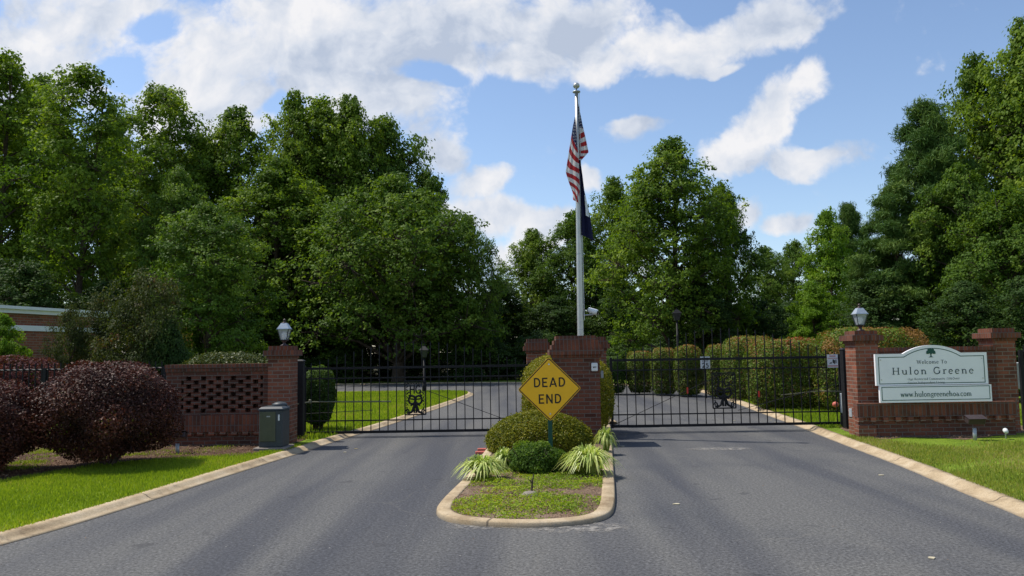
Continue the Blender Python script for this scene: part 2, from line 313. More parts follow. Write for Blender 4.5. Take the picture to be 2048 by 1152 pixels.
# ------------------------------------------------------------------ mesh helpers
class MB:
    def __init__(s): s.v = []; s.f = []; s.uv = []
    def add(s, vs, fs, uvs=None):
        o = len(s.v); s.v += [tuple(v) for v in vs]
        for k, f in enumerate(fs):
            s.f.append(tuple(o + i for i in f))
            if uvs: s.uv.append(uvs[k])
            else:
                P = [Vector(vs[i]) for i in f]; nn = Vector((0, 0, 0))
                for i in range(len(P)): nn += P[i].cross(P[(i + 1) % len(P)])
                nn.normalize()
                if abs(nn.z) > .7: s.uv.append([(p.x, p.y) for p in P])
                else:
                    t = Vector((-nn.y, nn.x, 0)); t.normalize()
                    s.uv.append([(p.dot(t), p.z) for p in P])
        return s
    def box(s, x0, x1, y0, y1, z0, z1, bv=0.0):
        if bv:
            b = bv
            vs = []; 
            for z, k in ((z0, b), (z0 + b, 0), (z1 - b, 0), (z1, b)):
                xa, xb, ya, yb = x0 + k, x1 - k, y0 + k, y1 - k
                c = b if k == 0 else b * .4
                vs += [(xa + c, ya, z), (xb - c, ya, z), (xb, ya + c, z), (xb, yb - c, z), (xb - c, yb, z), (xa + c, yb, z), (xa, yb - c, z), (xa, ya + c, z)]
            fs = [tuple(range(7, -1, -1)), tuple(range(24, 32))]
            for r in range(3):
                for i in range(8): j = (i + 1) % 8; fs.append((r * 8 + i, r * 8 + j, r * 8 + 8 + j, r * 8 + 8 + i))
            return s.add(vs, fs)
        vs = [(x0, y0, z0), (x1, y0, z0), (x1, y1, z0), (x0, y1, z0), (x0, y0, z1), (x1, y0, z1), (x1, y1, z1), (x0, y1, z1)]
        return s.add(vs, [(0, 3, 2, 1), (4, 5, 6, 7), (0, 1, 5, 4), (1, 2, 6, 5), (2, 3, 7, 6), (3, 0, 4, 7)])
    def frustum(s, c, w0, d0, z0, w1, d1, z1):
        x, y = c
        vs = [(x - w0, y - d0, z0), (x + w0, y - d0, z0), (x + w0, y + d0, z0), (x - w0, y + d0, z0), (x - w1, y - d1, z1), (x + w1, y - d1, z1), (x + w1, y + d1, z1), (x - w1, y + d1, z1)]
        return s.add(vs, [(0, 3, 2, 1), (4, 5, 6, 7), (0, 1, 5, 4), (1, 2, 6, 5), (2, 3, 7, 6), (3, 0, 4, 7)])
    def tube(s, pts, r, seg=8, cap=True):
        pts = [Vector(p) for p in pts]; rs = r if isinstance(r, (list, tuple)) else [r] * len(pts)
        o = len(s.v); ref = Vector((0, 0, 1)); rings = []
        prev = None
        for i, p in enumerate(pts):
            t = (pts[min(i + 1, len(pts) - 1)] - pts[max(i - 1, 0)]).normalized()
            if prev is None:
                a = t.cross(Vector((0, 0, 1)) if abs(t.z) < .9 else Vector((0, 1, 0))).normalized()
            else: a = (prev - t * prev.dot(t)).normalized()
            b = t.cross(a); prev = a
            rings.append([p + (a * math.cos(2 * PI * k / seg) + b * math.sin(2 * PI * k / seg)) * rs[i] for k in range(seg)])
        vs = [q for rg in rings for q in rg]; fs = []
        for i in range(len(pts) - 1):
            for k in range(seg): k2 = (k + 1) % seg; fs.append((i * seg + k, i * seg + k2, (i + 1) * seg + k2, (i + 1) * seg + k))
        if cap: fs.append(tuple(range(seg - 1, -1, -1))); fs.append(tuple((len(pts) - 1) * seg + k for k in range(seg)))
        return s.add(vs, fs)
    def lathe(s, c, prof, seg=16):
        x, y, z = c; vs = []; fs = []
        for (r, h) in prof:
            for k in range(seg): a = 2 * PI * k / seg; vs.append((x + r * math.cos(a), y + r * math.sin(a), z + h))
        for i in range(len(prof) - 1):
            for k in range(seg): k2 = (k + 1) % seg; fs.append((i * seg + k, i * seg + k2, (i + 1) * seg + k2, (i + 1) * seg + k))
        fs.append(tuple(range(seg - 1, -1, -1))); fs.append(tuple((len(prof) - 1) * seg + k for k in range(seg)))
        return s.add(vs, fs)
    def plate(s, poly, y0, y1):           # outline in x,z extruded from y0 (front) to y1
        m = len(poly); vs = [(x, y0, z) for x, z in poly] + [(x, y1, z) for x, z in poly]
        fs = [tuple(range(m)), tuple(range(2 * m - 1, m - 1, -1))] + [(i, i + m, (i + 1) % m + m, (i + 1) % m) for i in range(m)]
        return s.add(vs, fs)
    def slab(s, poly, z0, z1):
        m = len(poly); vs = [(x, y, z0) for x, y in poly] + [(x, y, z1) for x, y in poly]
        fs = [tuple(range(m - 1, -1, -1)), tuple(range(m, 2 * m))] + [(i, (i + 1) % m, (i + 1) % m + m, i + m) for i in range(m)]
        return s.add(vs, fs)
    def xf(s, mat):
        s.v = [tuple(mat @ Vector(v)) for v in s.v]; return s
    def build(s, name, m, parent=None, smooth=False, origin=None):
        me = bpy.data.meshes.new(name)
        og = Vector(origin) if origin is not None else (wl(parent) if parent is not None else None)
        if og is None:
            a = np.array(s.v); og = Vector(((a[:, 0].min() + a[:, 0].max()) / 2, (a[:, 1].min() + a[:, 1].max()) / 2, a[:, 2].min()))
        me.from_pydata([tuple(Vector(v) - og) for v in s.v], [], s.f)
        uvl = me.uv_layers.new(name='UVMap'); flat = [c for fu in s.uv for p in fu for c in p]
        uvl.data.foreach_set('uv', flat)
        mats = m if isinstance(m, list) else [m]
        for k in mats: me.materials.append(k)
        if smooth: me.polygons.foreach_set('use_smooth', [True] * len(me.polygons))
        me.update()
        o = bpy.data.objects.new(name, me); COL.objects.link(o)
        if parent is not None: o.parent = parent; o.location = og - wl(parent)
        else: o.location = og
        return o
def wl(o):
    p = Vector((0, 0, 0))
    while o is not None: p += o.location; o = o.parent
    return p
def tag(o, label=None, cat=None, group=None, kind=None):
    if label: o['label'] = label
    if cat: o['category'] = cat
    if group: o['group'] = group
    if kind: o['kind'] = kind
    return o
def thing(name, loc, label, cat, group=None):
    o = bpy.data.objects.new(name, None); COL.objects.link(o); o.location = loc; o.empty_display_size = .3
    return tag(o, label, cat, group)
def struct(name, mb, m, smooth=False, label=None):
    o = mb.build(name, m, smooth=smooth); return tag(o, label, name.replace('_', ' '), None, 'structure')

def quads_mesh(name, V, tint, m):          # V: (n,4,3)
    n = len(V); me = bpy.data.meshes.new(name)
    me.vertices.add(n * 4); me.vertices.foreach_set('co', V.reshape(-1).astype(np.float32))
    me.loops.add(n * 4); me.loops.foreach_set('vertex_index', np.arange(n * 4, dtype=np.int32))
    me.polygons.add(n); me.polygons.foreach_set('loop_start', np.arange(0, n * 4, 4, dtype=np.int32))
    me.update(calc_edges=True)
    a = me.attributes.new('tint', 'FLOAT', 'FACE'); a.data.foreach_set('value', tint.astype(np.float32))
    me.materials.append(m); return me
def leaf_quads(rng, P, Nn, size, asp=.6, droop=0.0):
    n = len(P); r = rng.normal(size=(n, 3)); Nn = Nn / (np.linalg.norm(Nn, axis=1, keepdims=True) + 1e-9)
    t = np.cross(Nn, r); t /= (np.linalg.norm(t, axis=1, keepdims=True) + 1e-9); b = np.cross(Nn, t)
    s = (size * rng.uniform(.65, 1.35, n))[:, None] if np.isscalar(size) else size[:, None]
    k = rng.uniform(-.12, .12, n)[:, None]
    return np.stack([P - t * s * .5, P + b * s * asp * .5 + t * s * k, P + t * s * .5 + Nn * s * rng.uniform(-.2, .05, n)[:, None], P - b * s * asp * .5 + t * s * k], 1)
def rsph(rng, n):
    v = rng.normal(size=(n, 3)); return v / np.linalg.norm(v, axis=1, keepdims=True)

# ------------------------------------------------------------------ trees
PROF = {
    'tall': [(0, .35), (.15, .7), (.35, .95), (.6, 1), (.8, .86), (.92, .6), (1, .25)],
    'cone': [(0, .75), (.15, 1), (.4, 1), (.65, .86), (.82, .6), (.94, .34), (1, .12)],
    'dome': [(0, .55), (.12, .9), (.35, 1), (.6, .95), (.8, .72), (.92, .45), (1, .12)],
    'pine': [(0, .5), (.2, .9), (.4, 1), (.6, .85), (.8, .6), (1, .12)],
    'bush': [(0, .85), (.3, 1), (.6, .9), (.85, .6), (1, .2)],
}
def make_tree(seed, H, z0, Rr, prof, mat, nl=26, ncl=24, nlf=38, leaf=.17, lobe=.34, trunk_r=.2, needles=False, cr=.5, tiers=0):
    rng = np.random.default_rng(seed); pr = PROF[prof]; hs = [a for a, b in pr]; rs = [b for a, b in pr]
    ch = H - z0
    # limb ends
    L = []
    for i in range(nl):
        h = (i + rng.uniform(.1, .9)) / nl; h = h ** .92
        if tiers: h = (math.floor(h * tiers) + .5 + rng.uniform(-.12, .12)) / tiers
        rad = np.interp(h, hs, rs) * Rr
        az = i * 2.399 + rng.uniform(-.4, .4)
        q = rad * (rng.uniform(.45, .82) if h < .93 else rng.uniform(0, .4))
        lr = lobe * Rr * (.55 + .45 * np.interp(h, hs, rs)) * rng.uniform(.8, 1.25)
        L.append((np.array([q * math.cos(az), q * math.sin(az), z0 + h * (ch - lr * .75)]), lr))
    for i in range(nl // 4):                # filling near the stem
        h = rng.uniform(.1, .8); L.append((np.array([rng.normal() * .15 * Rr, rng.normal() * .15 * Rr, z0 + h * ch]), lobe * Rr * .9))
    P = []; Nn = []; T = []; tw = MB()
    bend = rng.normal(size=2) * .02 * H
    def stem(z): k = (z / H); return np.array([bend[0] * k * k * 2, bend[1] * k * k * 2, z])
    for c, lr in L:
        sc = np.array([1, 1, .72]) if not needles else np.array([1, 1, .42])
        d = rsph(rng, ncl); d[:, 2] = np.abs(d[:, 2]) * rng.choice([1, 1, -1], ncl) if not needles else d[:, 2]
        cc = c + d * lr * (rng.uniform(.15, 1.0, (ncl, 1)) ** .6) * sc * rng.uniform(.75, 1.3, 3) + rng.normal(size=(ncl, 3)) * lr * .12
        lt = rng.normal() * .10
        for k in range(ncl):
            m = int(nlf * rng.uniform(.4, 1.6)); r0 = cr * rng.uniform(.55, 1.5)
            q = rsph(rng, m) * (rng.uniform(0, 1, (m, 1)) ** .45) * r0 * np.array([1, 1, .62])
            P.append(cc[k] + q)
            outw = cc[k] - stem(cc[k][2]); outw = outw / (np.linalg.norm(outw) + .01)
            if needles: nn = rng.normal(size=(m, 3))
            else: nn = q / r0 * .55 + outw * .35 + np.array([0, 0, .55]) + rng.normal(size=(m, 3)) * .38
            Nn.append(nn); T.append(np.clip(.45 + lt + rng.normal() * .14 + rng.normal(size=m) * .07, 0, 1))
        zb = max(z0 * .55, c[2] - np.hypot(c[0], c[1]) * rng.uniform(.5, .9)); zb = min(zb, H * .9)
        a = stem(zb); md = (a + c) / 2 + np.array([0, 0, .06 * Rr]); rr = trunk_r * .34 * (1 - zb / H) + .02
        tw.tube([a, md, c], [rr, rr * .65, rr * .3], 5, False)
        for k in range(0, ncl, 4): tw.tube([c, (c + cc[k]) / 2 + rng.normal(size=3) * .04, cc[k]], [rr * .3, rr * .2, .008], 3, False)
    P = np.concatenate(P); Nn = np.concatenate(Nn); T = np.concatenate(T)
    Q = leaf_quads(rng, P, Nn, leaf, .13 if needles else .72)
    crown = quads_mesh('crown', Q, T, mat)
    n = 9; pts = [stem(H * .93 * i / (n - 1)) for i in range(n)]
    rad = [trunk_r * (1.35 if i == 0 else 1.0) * (1 - .9 * i / (n - 1)) for i in range(n)]
    tw.tube(pts, rad, 9, False)
    me = bpy.data.meshes.new('trunk'); me.from_pydata(tw.v, [], tw.f); me.materials.append(M['bark'])
    me.polygons.foreach_set('use_smooth', [True] * len(me.polygons)); me.update()
    return crown, me, H, Rr
def put_tree(proto, x, y, z, top, half, rot, label, cat='tree', name='broadleaf_tree', group=None):
    crown, trunk, H, Rr = proto
    t = thing(name, (x, y, z), label, cat, group); t.rotation_euler = (0, 0, rot); t.scale = (half / Rr, half / Rr, (top - z) / H)
    for nm, me in (('trunk', trunk), ('crown', crown)):
        o = bpy.data.objects.new(nm, me); COL.objects.link(o); o.parent = t
    return t

# ------------------------------------------------------------------ shrubs
def shrub(name, c, rx, ry, h, mat, label, cat='shrub', leaf=.05, n=16000, p=2.6, z0=.12, group=None, seed=1, lump=.05, tfun=None, asp=.6, shell=.72, stems=7, topflat=0.0, up=.25, spread=.15, rot=0):
    rng = np.random.default_rng(seed); cx, cy, cz = c
    d = rsph(rng, n)
    # superellipsoid
    k = (np.abs(d[:, 0]) ** p + np.abs(d[:, 1]) ** p + np.abs(d[:, 2]) ** p) ** (-1 / p)
    S = d * k[:, None]
    ph = rng.uniform(0, 6.28, (6, 3)); fq = rng.uniform(2, 7, (6, 3)) * rng.choice([-1, 1], (6, 3)); lm = np.zeros(n)
    for a, b in zip(ph, fq): lm += np.sin((S * b + a).sum(1))
    lm *= lump / 2.2
    rad = 1 - (1 - shell) * (rng.uniform(0, 1, n) ** 1.7) + lm + rng.exponential(.012, n) * (rng.uniform(0, 1, n) < .35)
    hh = (h - z0) / 2
    P = S * rad[:, None] * np.array([rx, ry, hh])
    if rot:
        ca, sa = math.cos(rot), math.sin(rot); P = np.stack([P[:, 0] * ca - P[:, 1] * sa, P[:, 0] * sa + P[:, 1] * ca, P[:, 2]], 1)
    P[:, 2] += z0 + hh
    ok_ = P[:, 2] > .01; P, S, lm = P[ok_], S[ok_], lm[ok_]; n = len(P)
    Nn = S / np.array([rx, ry, hh]); Nn /= np.linalg.norm(Nn, axis=1, keepdims=True)
    nn = Nn * .6 + np.array([0, 0, up]) + rng.normal(size=(n, 3)) * .45
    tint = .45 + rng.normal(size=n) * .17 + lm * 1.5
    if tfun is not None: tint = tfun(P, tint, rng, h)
    Q = leaf_quads(rng, P, nn, leaf, asp)
    t = thing(name, (cx, cy, cz), label, cat, group)
    o = bpy.data.objects.new('foliage', quads_mesh('foliage', Q, np.clip(tint, 0, 1), mat)); COL.objects.link(o); o.parent = t
    if stems:
        tw = MB()
        for i in range(stems):
            a = rng.uniform(0, 6.28); r0 = rng.uniform(.02, .1); e = np.array([math.cos(a) * rx * rng.uniform(.3, .7), math.sin(a) * ry * rng.uniform(.3, .7), h * rng.uniform(.5, .8)])
            b = np.array([math.cos(a) * r0, math.sin(a) * r0, -.02]); m = (b + e) / 2 + np.array([0, 0, -.1 * h]) + rng.normal(size=3) * .03
            tw.tube([b, m, e], [.022, .016, .008], 5, False)
            for q in range(4):
                e2 = e + np.array([rng.normal() * rx * .3, rng.normal() * ry * .3, rng.uniform(-.1, .15) * h]); tw.tube([m, (m + e2) / 2 + rng.normal(size=3) * .02, e2], [.011, .008, .004], 4, False)
        so = tw.xf(Matrix.Translation((cx, cy, cz))).build('stems', M['bark'], t, True)
    return t

# ------------------------------------------------------------------ ground, road, kerbs
def resample(pts, step):
    out = [pts[0]]
    for a, b in zip(pts[:-1], pts[1:]):
        L = (b - a).length; m = max(1, int(L / step))
        for i in range(1, m + 1): out.append(a.lerp(b, i / m))
    return out
def smooth_line(pts, it=3):
    for _ in range(it):
        q = [pts[0]]
        for a, b in zip(pts[:-1], pts[1:]): q += [a.lerp(b, .25), a.lerp(b, .75)]
        q.append(pts[-1]); pts = q
    return pts
def offset(pts, d, closed=False):
    out = []; m = len(pts)
    for i, p in enumerate(pts):
        a = pts[(i - 1) % m] if closed or i > 0 else p; b = pts[(i + 1) % m] if closed or i < m - 1 else p
        t = (b - a); t.z = 0; t.normalize(); out.append(p + Vector((-t.y, t.x, 0)) * d)
    return out
def kerb(name, line, prof, side, closed=False, label=None):
    mb = MB(); m = len(line); rows = [offset(line, side * o, closed) for o, z in prof]
    s = [0]
    for a, b in zip(line[:-1], line[1:]): s.append(s[-1] + (b - a).length)
    vs = [(p.x, p.y, z) for (o, z), row in zip(prof, rows) for p in row]; fs = []; uvs = []
    rng_ = m if closed else m - 1; s2 = s + [s[-1] + (line[0] - line[-1]).length]
    acc = [0]
    for k in range(1, len(prof)): acc.append(acc[-1] + math.hypot(prof[k][0] - prof[k - 1][0], prof[k][1] - prof[k - 1][1]))
    for r in range(len(prof) - 1):
        for i in range(rng_):
            j = (i + 1) % m; f = (r * m + i, r * m + j, (r + 1) * m + j, (r + 1) * m + i); u = [(s2[i], acc[r]), (s2[i + 1], acc[r]), (s2[i + 1], acc[r + 1]), (s2[i], acc[r + 1])]
            if side < 0: f = f[::-1]; u = u[::-1]
            fs.append(f); uvs.append(u)
    mb.add(vs, fs, uvs); return struct(name, mb, M['kerb'], True, label)

LZ = .055                                  # level of lawns and beds above the road
struct('ground', MB().add([(-1500, -1500, -.02), (1500, -1500, -.02), (1500, 1500, -.02), (-1500, 1500, -.02)], [(0, 1, 2, 3)]), M['forest'])
struct('road', MB().add([(-70, -30, 0), (70, -30, 0), (70, 62, 0), (-70, 62, 0)], [(0, 1, 2, 3)]), M['asphalt'])

prof_roll = [(0, -.01), (0.0, .006), (.07, .010), (.11, .028), (.14, .052), (.17, .063), (.25, .062), (.255, .0)]
RL = [gp(*p) for p in [(2048, 1037), (1900, 975), (1800, 932), (1720, 902), (1655, 877), (1591, 851), (1523, 827), (1470, 806), (1417, 788), (1375, 779), (1322, 773), (1250, 770.5)]]
RL = [RL[0] + (RL[0] - RL[1]) * 4] + RL + [Vector((0, 43.5, 0)), Vector((-8, 44.5, 0)), Vector((-65, 46, 0))]
RL = smooth_line(RL, 2)
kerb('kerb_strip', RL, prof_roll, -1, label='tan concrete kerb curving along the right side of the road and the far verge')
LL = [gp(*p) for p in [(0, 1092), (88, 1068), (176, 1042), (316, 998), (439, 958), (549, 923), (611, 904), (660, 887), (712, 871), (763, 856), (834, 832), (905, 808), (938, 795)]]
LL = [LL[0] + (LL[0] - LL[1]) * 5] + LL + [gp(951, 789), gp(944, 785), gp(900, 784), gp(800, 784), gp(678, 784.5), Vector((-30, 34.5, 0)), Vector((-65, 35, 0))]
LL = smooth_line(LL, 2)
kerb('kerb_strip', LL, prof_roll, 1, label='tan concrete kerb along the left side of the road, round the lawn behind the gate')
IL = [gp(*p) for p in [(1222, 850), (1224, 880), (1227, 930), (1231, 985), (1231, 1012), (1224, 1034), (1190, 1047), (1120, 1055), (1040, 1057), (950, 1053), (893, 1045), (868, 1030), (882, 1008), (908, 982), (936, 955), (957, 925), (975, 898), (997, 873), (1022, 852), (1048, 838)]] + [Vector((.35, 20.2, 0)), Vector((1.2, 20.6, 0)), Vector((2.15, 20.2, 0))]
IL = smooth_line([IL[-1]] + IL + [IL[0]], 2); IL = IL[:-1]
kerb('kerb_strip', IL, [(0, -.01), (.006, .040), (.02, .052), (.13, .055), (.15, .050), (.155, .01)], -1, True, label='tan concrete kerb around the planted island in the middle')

RLo = offset(RL, -.25); LLo = offset(LL, .25); ILo = offset(IL, -.148, True)
right_poly = [(p.x, p.y) for p in RLo] + [(-65, 140), (90, 140), (90, -30), (RLo[0].x + 2, -30)]
left_poly = [(p.x, p.y) for p in LLo] + [(-66, LLo[-1].y - 30), (-66, -30), (LLo[0].x - 2, -30)]
def tri_poly(poly, z, name, m, label=None):
    cu = bpy.data.curves.new('t', 'CURVE'); cu.dimensions = '2D'; cu.fill_mode = 'BOTH'
    sp = cu.splines.new('POLY'); sp.points.add(len(poly) - 1)
    for i, (x, y) in enumerate(poly): sp.points[i].co = (x, y, 0, 1)
    sp.use_cyclic_u = True; o = bpy.data.objects.new('t', cu); me = bpy.data.meshes.new_from_object(o)
    bpy.data.objects.remove(o); bpy.data.curves.remove(cu)
    for v in me.vertices: v.co.z = z
    me.update(); 
    if me.polygons[0].normal.z < 0: me.flip_normals()
    me.name = name; me.materials.clear(); me.materials.append(m); o = bpy.data.objects.new(name, me); COL.objects.link(o)
    return tag(o, label, name.replace('_', ' '), None, 'structure')

tri_poly(right_poly, LZ, 'lawn', M['lawn'], 'lawn and ground to the right of the road')
tri_poly(left_poly, LZ, 'lawn', M['lawn'], 'lawn to the left of the road')
tri_poly([(p.x, p.y) for p in ILo], LZ - .012, 'island_soil', M['dirt'], 'bare soil and mulch of the middle island')

grass_left = [(p.x, p.y) for p in offset(LL, .215)] + left_poly[len(LLo):]; grass_right = [(p.x, p.y) for p in offset(RL, -.215)] + right_poly[len(RLo):]
def inpoly(x, y, poly):
    r = np.zeros(len(x), bool); m = len(poly)
    for i in range(m):
        x1, y1 = poly[i]; x2, y2 = poly[(i + 1) % m]
        if y1 == y2: continue
        c = ((y1 > y) != (y2 > y)) & (x < (x2 - x1) * (y - y1) / (y2 - y1) + x1); r ^= c
    return r
def vnoise(x, y, sc, seed):
    rg = np.random.default_rng(seed); v = np.zeros(len(x))
    for i in range(7):
        a = rg.uniform(0, 6.28); f = sc * rg.uniform(.6, 2.4); v += np.sin(x * math.cos(a) * f + y * math.sin(a) * f + rg.uniform(0, 6.28) + 1.5 * np.sin(x * f * .4 * math.sin(a) + y * f * .5))
    return v / 3.2
# beds (dark mulch) lie on the lawns as sheets
def pts2(l, z=LZ): return [tuple(gp(a, b, z)[:2]) for a, b in l]
bedL = pts2([(-200, 1010), (0, 962), (120, 942), (250, 925), (330, 918), (400, 914), (470, 913), (508, 908), (550, 897), (590, 887), (612, 879), (622, 870), (600, 868), (300, 872), (-200, 880)])
bedR = pts2([(1760, 880), (1810, 875), (1880, 876), (1930, 880), (1990, 872), (2060, 864), (2060, 852), (1700, 852), (1672, 852), (1690, 862)])
bedH = [tuple(gp(a, b, LZ)[:2]) for a, b in [(1262, 769), (1330, 769), (1400, 779), (1440, 789), (1500, 803), (1560, 808), (1620, 807), (1690, 806), (1750, 790), (1700, 768), (1500, 762), (1300, 762)]]
tri_poly(bedL, LZ + .005, 'mulch_bed', M['mulch'], 'mulch bed under the purple shrubs and left brick wall')
tri_poly(bedR, LZ + .005, 'mulch_bed', M['dirt'], 'worn bare soil along the foot of the sign wall')
tri_poly(bedH, LZ + .005, 'mulch_bed', M['mulch'], 'mulch bed under the clipped hedges behind the right gate')
struct('forest_floor', MB().add([(-65, 47.5, LZ + .006), (89, 52, LZ + .006), (89, 139, LZ + .006), (-65, 139, LZ + .006)], [(0, 1, 2, 3)]), M['forest'])

def blades(name, X, Y, z, hgt, wid, mat, tint, rng, lean=.45):
    n = len(X); a = rng.uniform(0, 2 * PI, n); h = hgt * rng.uniform(.5, 1.3, n); w = wid * rng.uniform(.6, 1.3, n)
    b = rng.uniform(0, 2 * PI, n); ln = rng.uniform(0, lean, n) * h
    B = np.stack([X, Y, np.full(n, z)], 1); S = np.stack([np.cos(a) * w / 2, np.sin(a) * w / 2, np.zeros(n)], 1)
    D = np.stack([np.cos(b) * ln, np.sin(b) * ln, h], 1)
    Q = np.stack([B - S, B + S, B + D * [1, 1, 1] + S * .3, B + D - S * .3], 1)
    return quads_mesh(name, Q, tint, mat)
def grass_field(label, poly, bounds, dens, hgt, wid, seed, excl=(), bare=None, mat='grass', z=LZ, name='grass', tb=0.0):
    rng = np.random.default_rng(seed); x0, x1, y0, y1 = bounds; n = int((x1 - x0) * (y1 - y0) * dens)
    X = rng.uniform(x0, x1, n); Y = rng.uniform(y0, y1, n); k = inpoly(X, Y, poly)
    for e in excl: k &= ~inpoly(X, Y, e) | (vnoise(X, Y, 3.0, 9) + rng.normal(size=n) * .3 > .55)
    if bare is not None: k &= bare(X, Y, rng)
    X = X[k]; Y = Y[k]; t = .45 + tb + .16 * vnoise(X, Y, 2.0, seed) + .12 * vnoise(X, Y, .8, seed + 50) + rng.normal(size=len(X)) * .2
    me = blades('grass', X, Y, z, hgt, wid, M[mat], np.clip(t, 0, 1), rng)
    o = bpy.data.objects.new(name, me); COL.objects.link(o); return tag(o, label, 'grass', None, 'stuff')
grass_field('short bright lawn grass left of the road in the foreground', grass_left, (-9.5, -3.0, 6.0, 14.2), 3600, .034, .009, 3, [bedL])
grass_field('patchy lawn grass in front of the sign wall', grass_right, (4.0, 10.5, 6.8, 14.2), 2600, .036, .010, 4, [bedR],
            lambda X, Y, r: (vnoise(X, Y, 1.6, 5) + r.normal(size=len(X)) * .35 + np.clip((Y - 11.2) * .35, 0, .8) < .62), mat='drygrass', tb=.06)
grass_field('bright lawn grass behind the left gate', left_poly, (-10, .2, 15.0, 34), 750, .06, .018, 6)
grass_field('strip of lawn grass behind the right gate', right_poly, (3.5, 12, 15.6, 34), 650, .06, .018, 7, [bedH])

def island_bare(X, Y, r): return (vnoise(X, Y, 3.4, 21) + r.normal(size=len(X)) * .3 < .35) & (Y < 11.6)
def cover_mat():
    rng = np.random.default_rng(8); n = 62000; X = rng.uniform(-1.2, 1.9, n); Y = rng.uniform(7.2, 12, n)
    k = inpoly(X, Y, [(p.x, p.y) for p in ILo]) & (vnoise(X, Y, 3.6, 21) + .5 * vnoise(X, Y, 9, 23) + rng.normal(size=n) * .25 < .28); X, Y = X[k], Y[k]; n = len(X)
    hz_ = .022 + .018 * vnoise(X, Y, 7, 22); P = np.stack([X, Y, LZ - .012 + np.abs(hz_) * rng.uniform(.2, 1.5, n)], 1)
    nn = np.array([0, 0, .8]) + rng.normal(size=(n, 3)) * .5
    t = .5 + .2 * vnoise(X, Y, 4, 24) + rng.normal(size=n) * .2
    o = bpy.data.objects.new('ground_cover', quads_mesh('ground_cover', leaf_quads(rng, P, nn, .026, .55), np.clip(t, 0, 1), M['cover'])); COL.objects.link(o)
    tag(o, 'low mossy yellow-green ground cover over the front of the island', 'ground cover', None, 'stuff')
cover_mat()
def litter(label, poly, bounds, dens, seed, z=LZ + .012, size=.035):
    rng = np.random.default_rng(seed); x0, x1, y0, y1 = bounds; n = int((x1 - x0) * (y1 - y0) * dens)
    X = rng.uniform(x0, x1, n); Y = rng.uniform(y0, y1, n); k = inpoly(X, Y, poly); X = X[k]; Y = Y[k]; n = len(X)
    P = np.stack([X, Y, z + rng.uniform(0, .02, n)], 1); nn = np.array([0, 0, 1.0]) + rng.normal(size=(n, 3)) * .35
    me = quads_mesh('fallen_leaves', leaf_quads(rng, P, nn, size, .35), np.clip(rng.normal(.5, .25, n), 0, 1), M['litter'])
    o = bpy.data.objects.new('fallen_leaves', me); COL.objects.link(o); tag(o, label, 'leaf litter', None, 'stuff')
litter('brown leaf litter on the mulch under the left wall and purple shrubs', bedL, (-10, -3, 8, 15.5), 420, 31)
litter('dry leaf litter at the foot of the sign wall', bedR, (5, 10, 12.5, 16), 420, 32)
litter('reddish bark chips and dead leaves on the island soil', [(p.x, p.y) for p in ILo], (-1.2, 1.9, 7.2, 12), 330, 33, LZ - .004, .03)

def ribbon_poly(line, a, b_): return [(p.x, p.y) for p in offset(line, a)] + [(p.x, p.y) for p in reversed(offset(line, b_))]
litter('grit and dry leaf bits gathered along the right kerb on the road', ribbon_poly(RL, .0, .10), (0, 12, 5, 17), 260, 34, .006, .014)
litter('grit and dry leaf bits gathered along the left kerb on the road', ribbon_poly(LL, .0, -.10), (-12, 0, 5, 17), 260, 35, .006, .014)
litter('sparse grit and tiny leaf bits scattered on the asphalt', [(-6, 5), (6, 5), (6, 16), (-6, 16)], (-6, 6, 5, 16), 2.2, 36, .004, .018)
# pale road stains and scraps
def blob(px, py, rx, ry, seed):
    c = gp(px, py); rg = random.Random(seed); return [(c.x + rx * math.cos(a * PI / 8) * rg.uniform(.5, 1.1), c.y + ry * math.sin(a * PI / 8) * rg.uniform(.5, 1.1)) for a in range(16)]
def decal_mat():
    m, n, b = new_mat('worn_concrete_smear'); tc = n('ShaderNodeTexCoord')
    t = n('ShaderNodeTexNoise', i_Vector=tc.outputs['Object'], i_Scale=9, i_Detail=6, i_Roughness=.7).outputs[0]
    g = n('ShaderNodeTexGradient', gradient_type='SPHERICAL', i_Vector=n('ShaderNodeMapping', i_Vector=tc.outputs['Object'], i_Scale=(1.6, 3.6, 0)).outputs[0]).outputs[1]
    b.inputs['Base Color'].default_value = (.30, .28, .25, 1); b.inputs['Roughness'].default_value = .9
    a = n.math('MULTIPLY', n.smooth(t, .42, .62), n.smooth(g, .0, .5)); n.link(n.math('MULTIPLY', a, .8), b.inputs['Alpha']); return m
M['smear'] = decal_mat()
for k, (px, py, rx, ry) in enumerate([(1150, 1056, .62, .22), (1440, 898, .6, .28), (1000, 1050, .5, .2)]):
    c = gp(px, py); mb = MB().add([(c.x - rx, c.y - ry, .004 + .0005 * k), (c.x + rx, c.y - ry, .004 + .0005 * k), (c.x + rx, c.y + ry, .004 + .0005 * k), (c.x - rx, c.y + ry, .004 + .0005 * k)], [(0, 1, 2, 3)])
    o = mb.build('road_stain', M['smear'], origin=(c.x, c.y, .004)); tag(o, ['pale concrete smear at the island nose, right of centre', 'pale worn patch in the right lane before the gate', 'pale concrete smear at the island nose, left side'][k], 'stain', None, 'structure')
SCR = [(712, 898, 'litter_scrap'), (690, 905, 'litter_scrap'), (1468, 842, 'litter_scrap'), (1542, 841, 'litter_scrap'), (1552, 845, 'litter_scrap'), (1353, 1009, 'litter_scrap'), (1762, 951, 'litter_scrap'), (1863, 1117, 'litter_scrap'), (1246, 893, 'litter_scrap')]
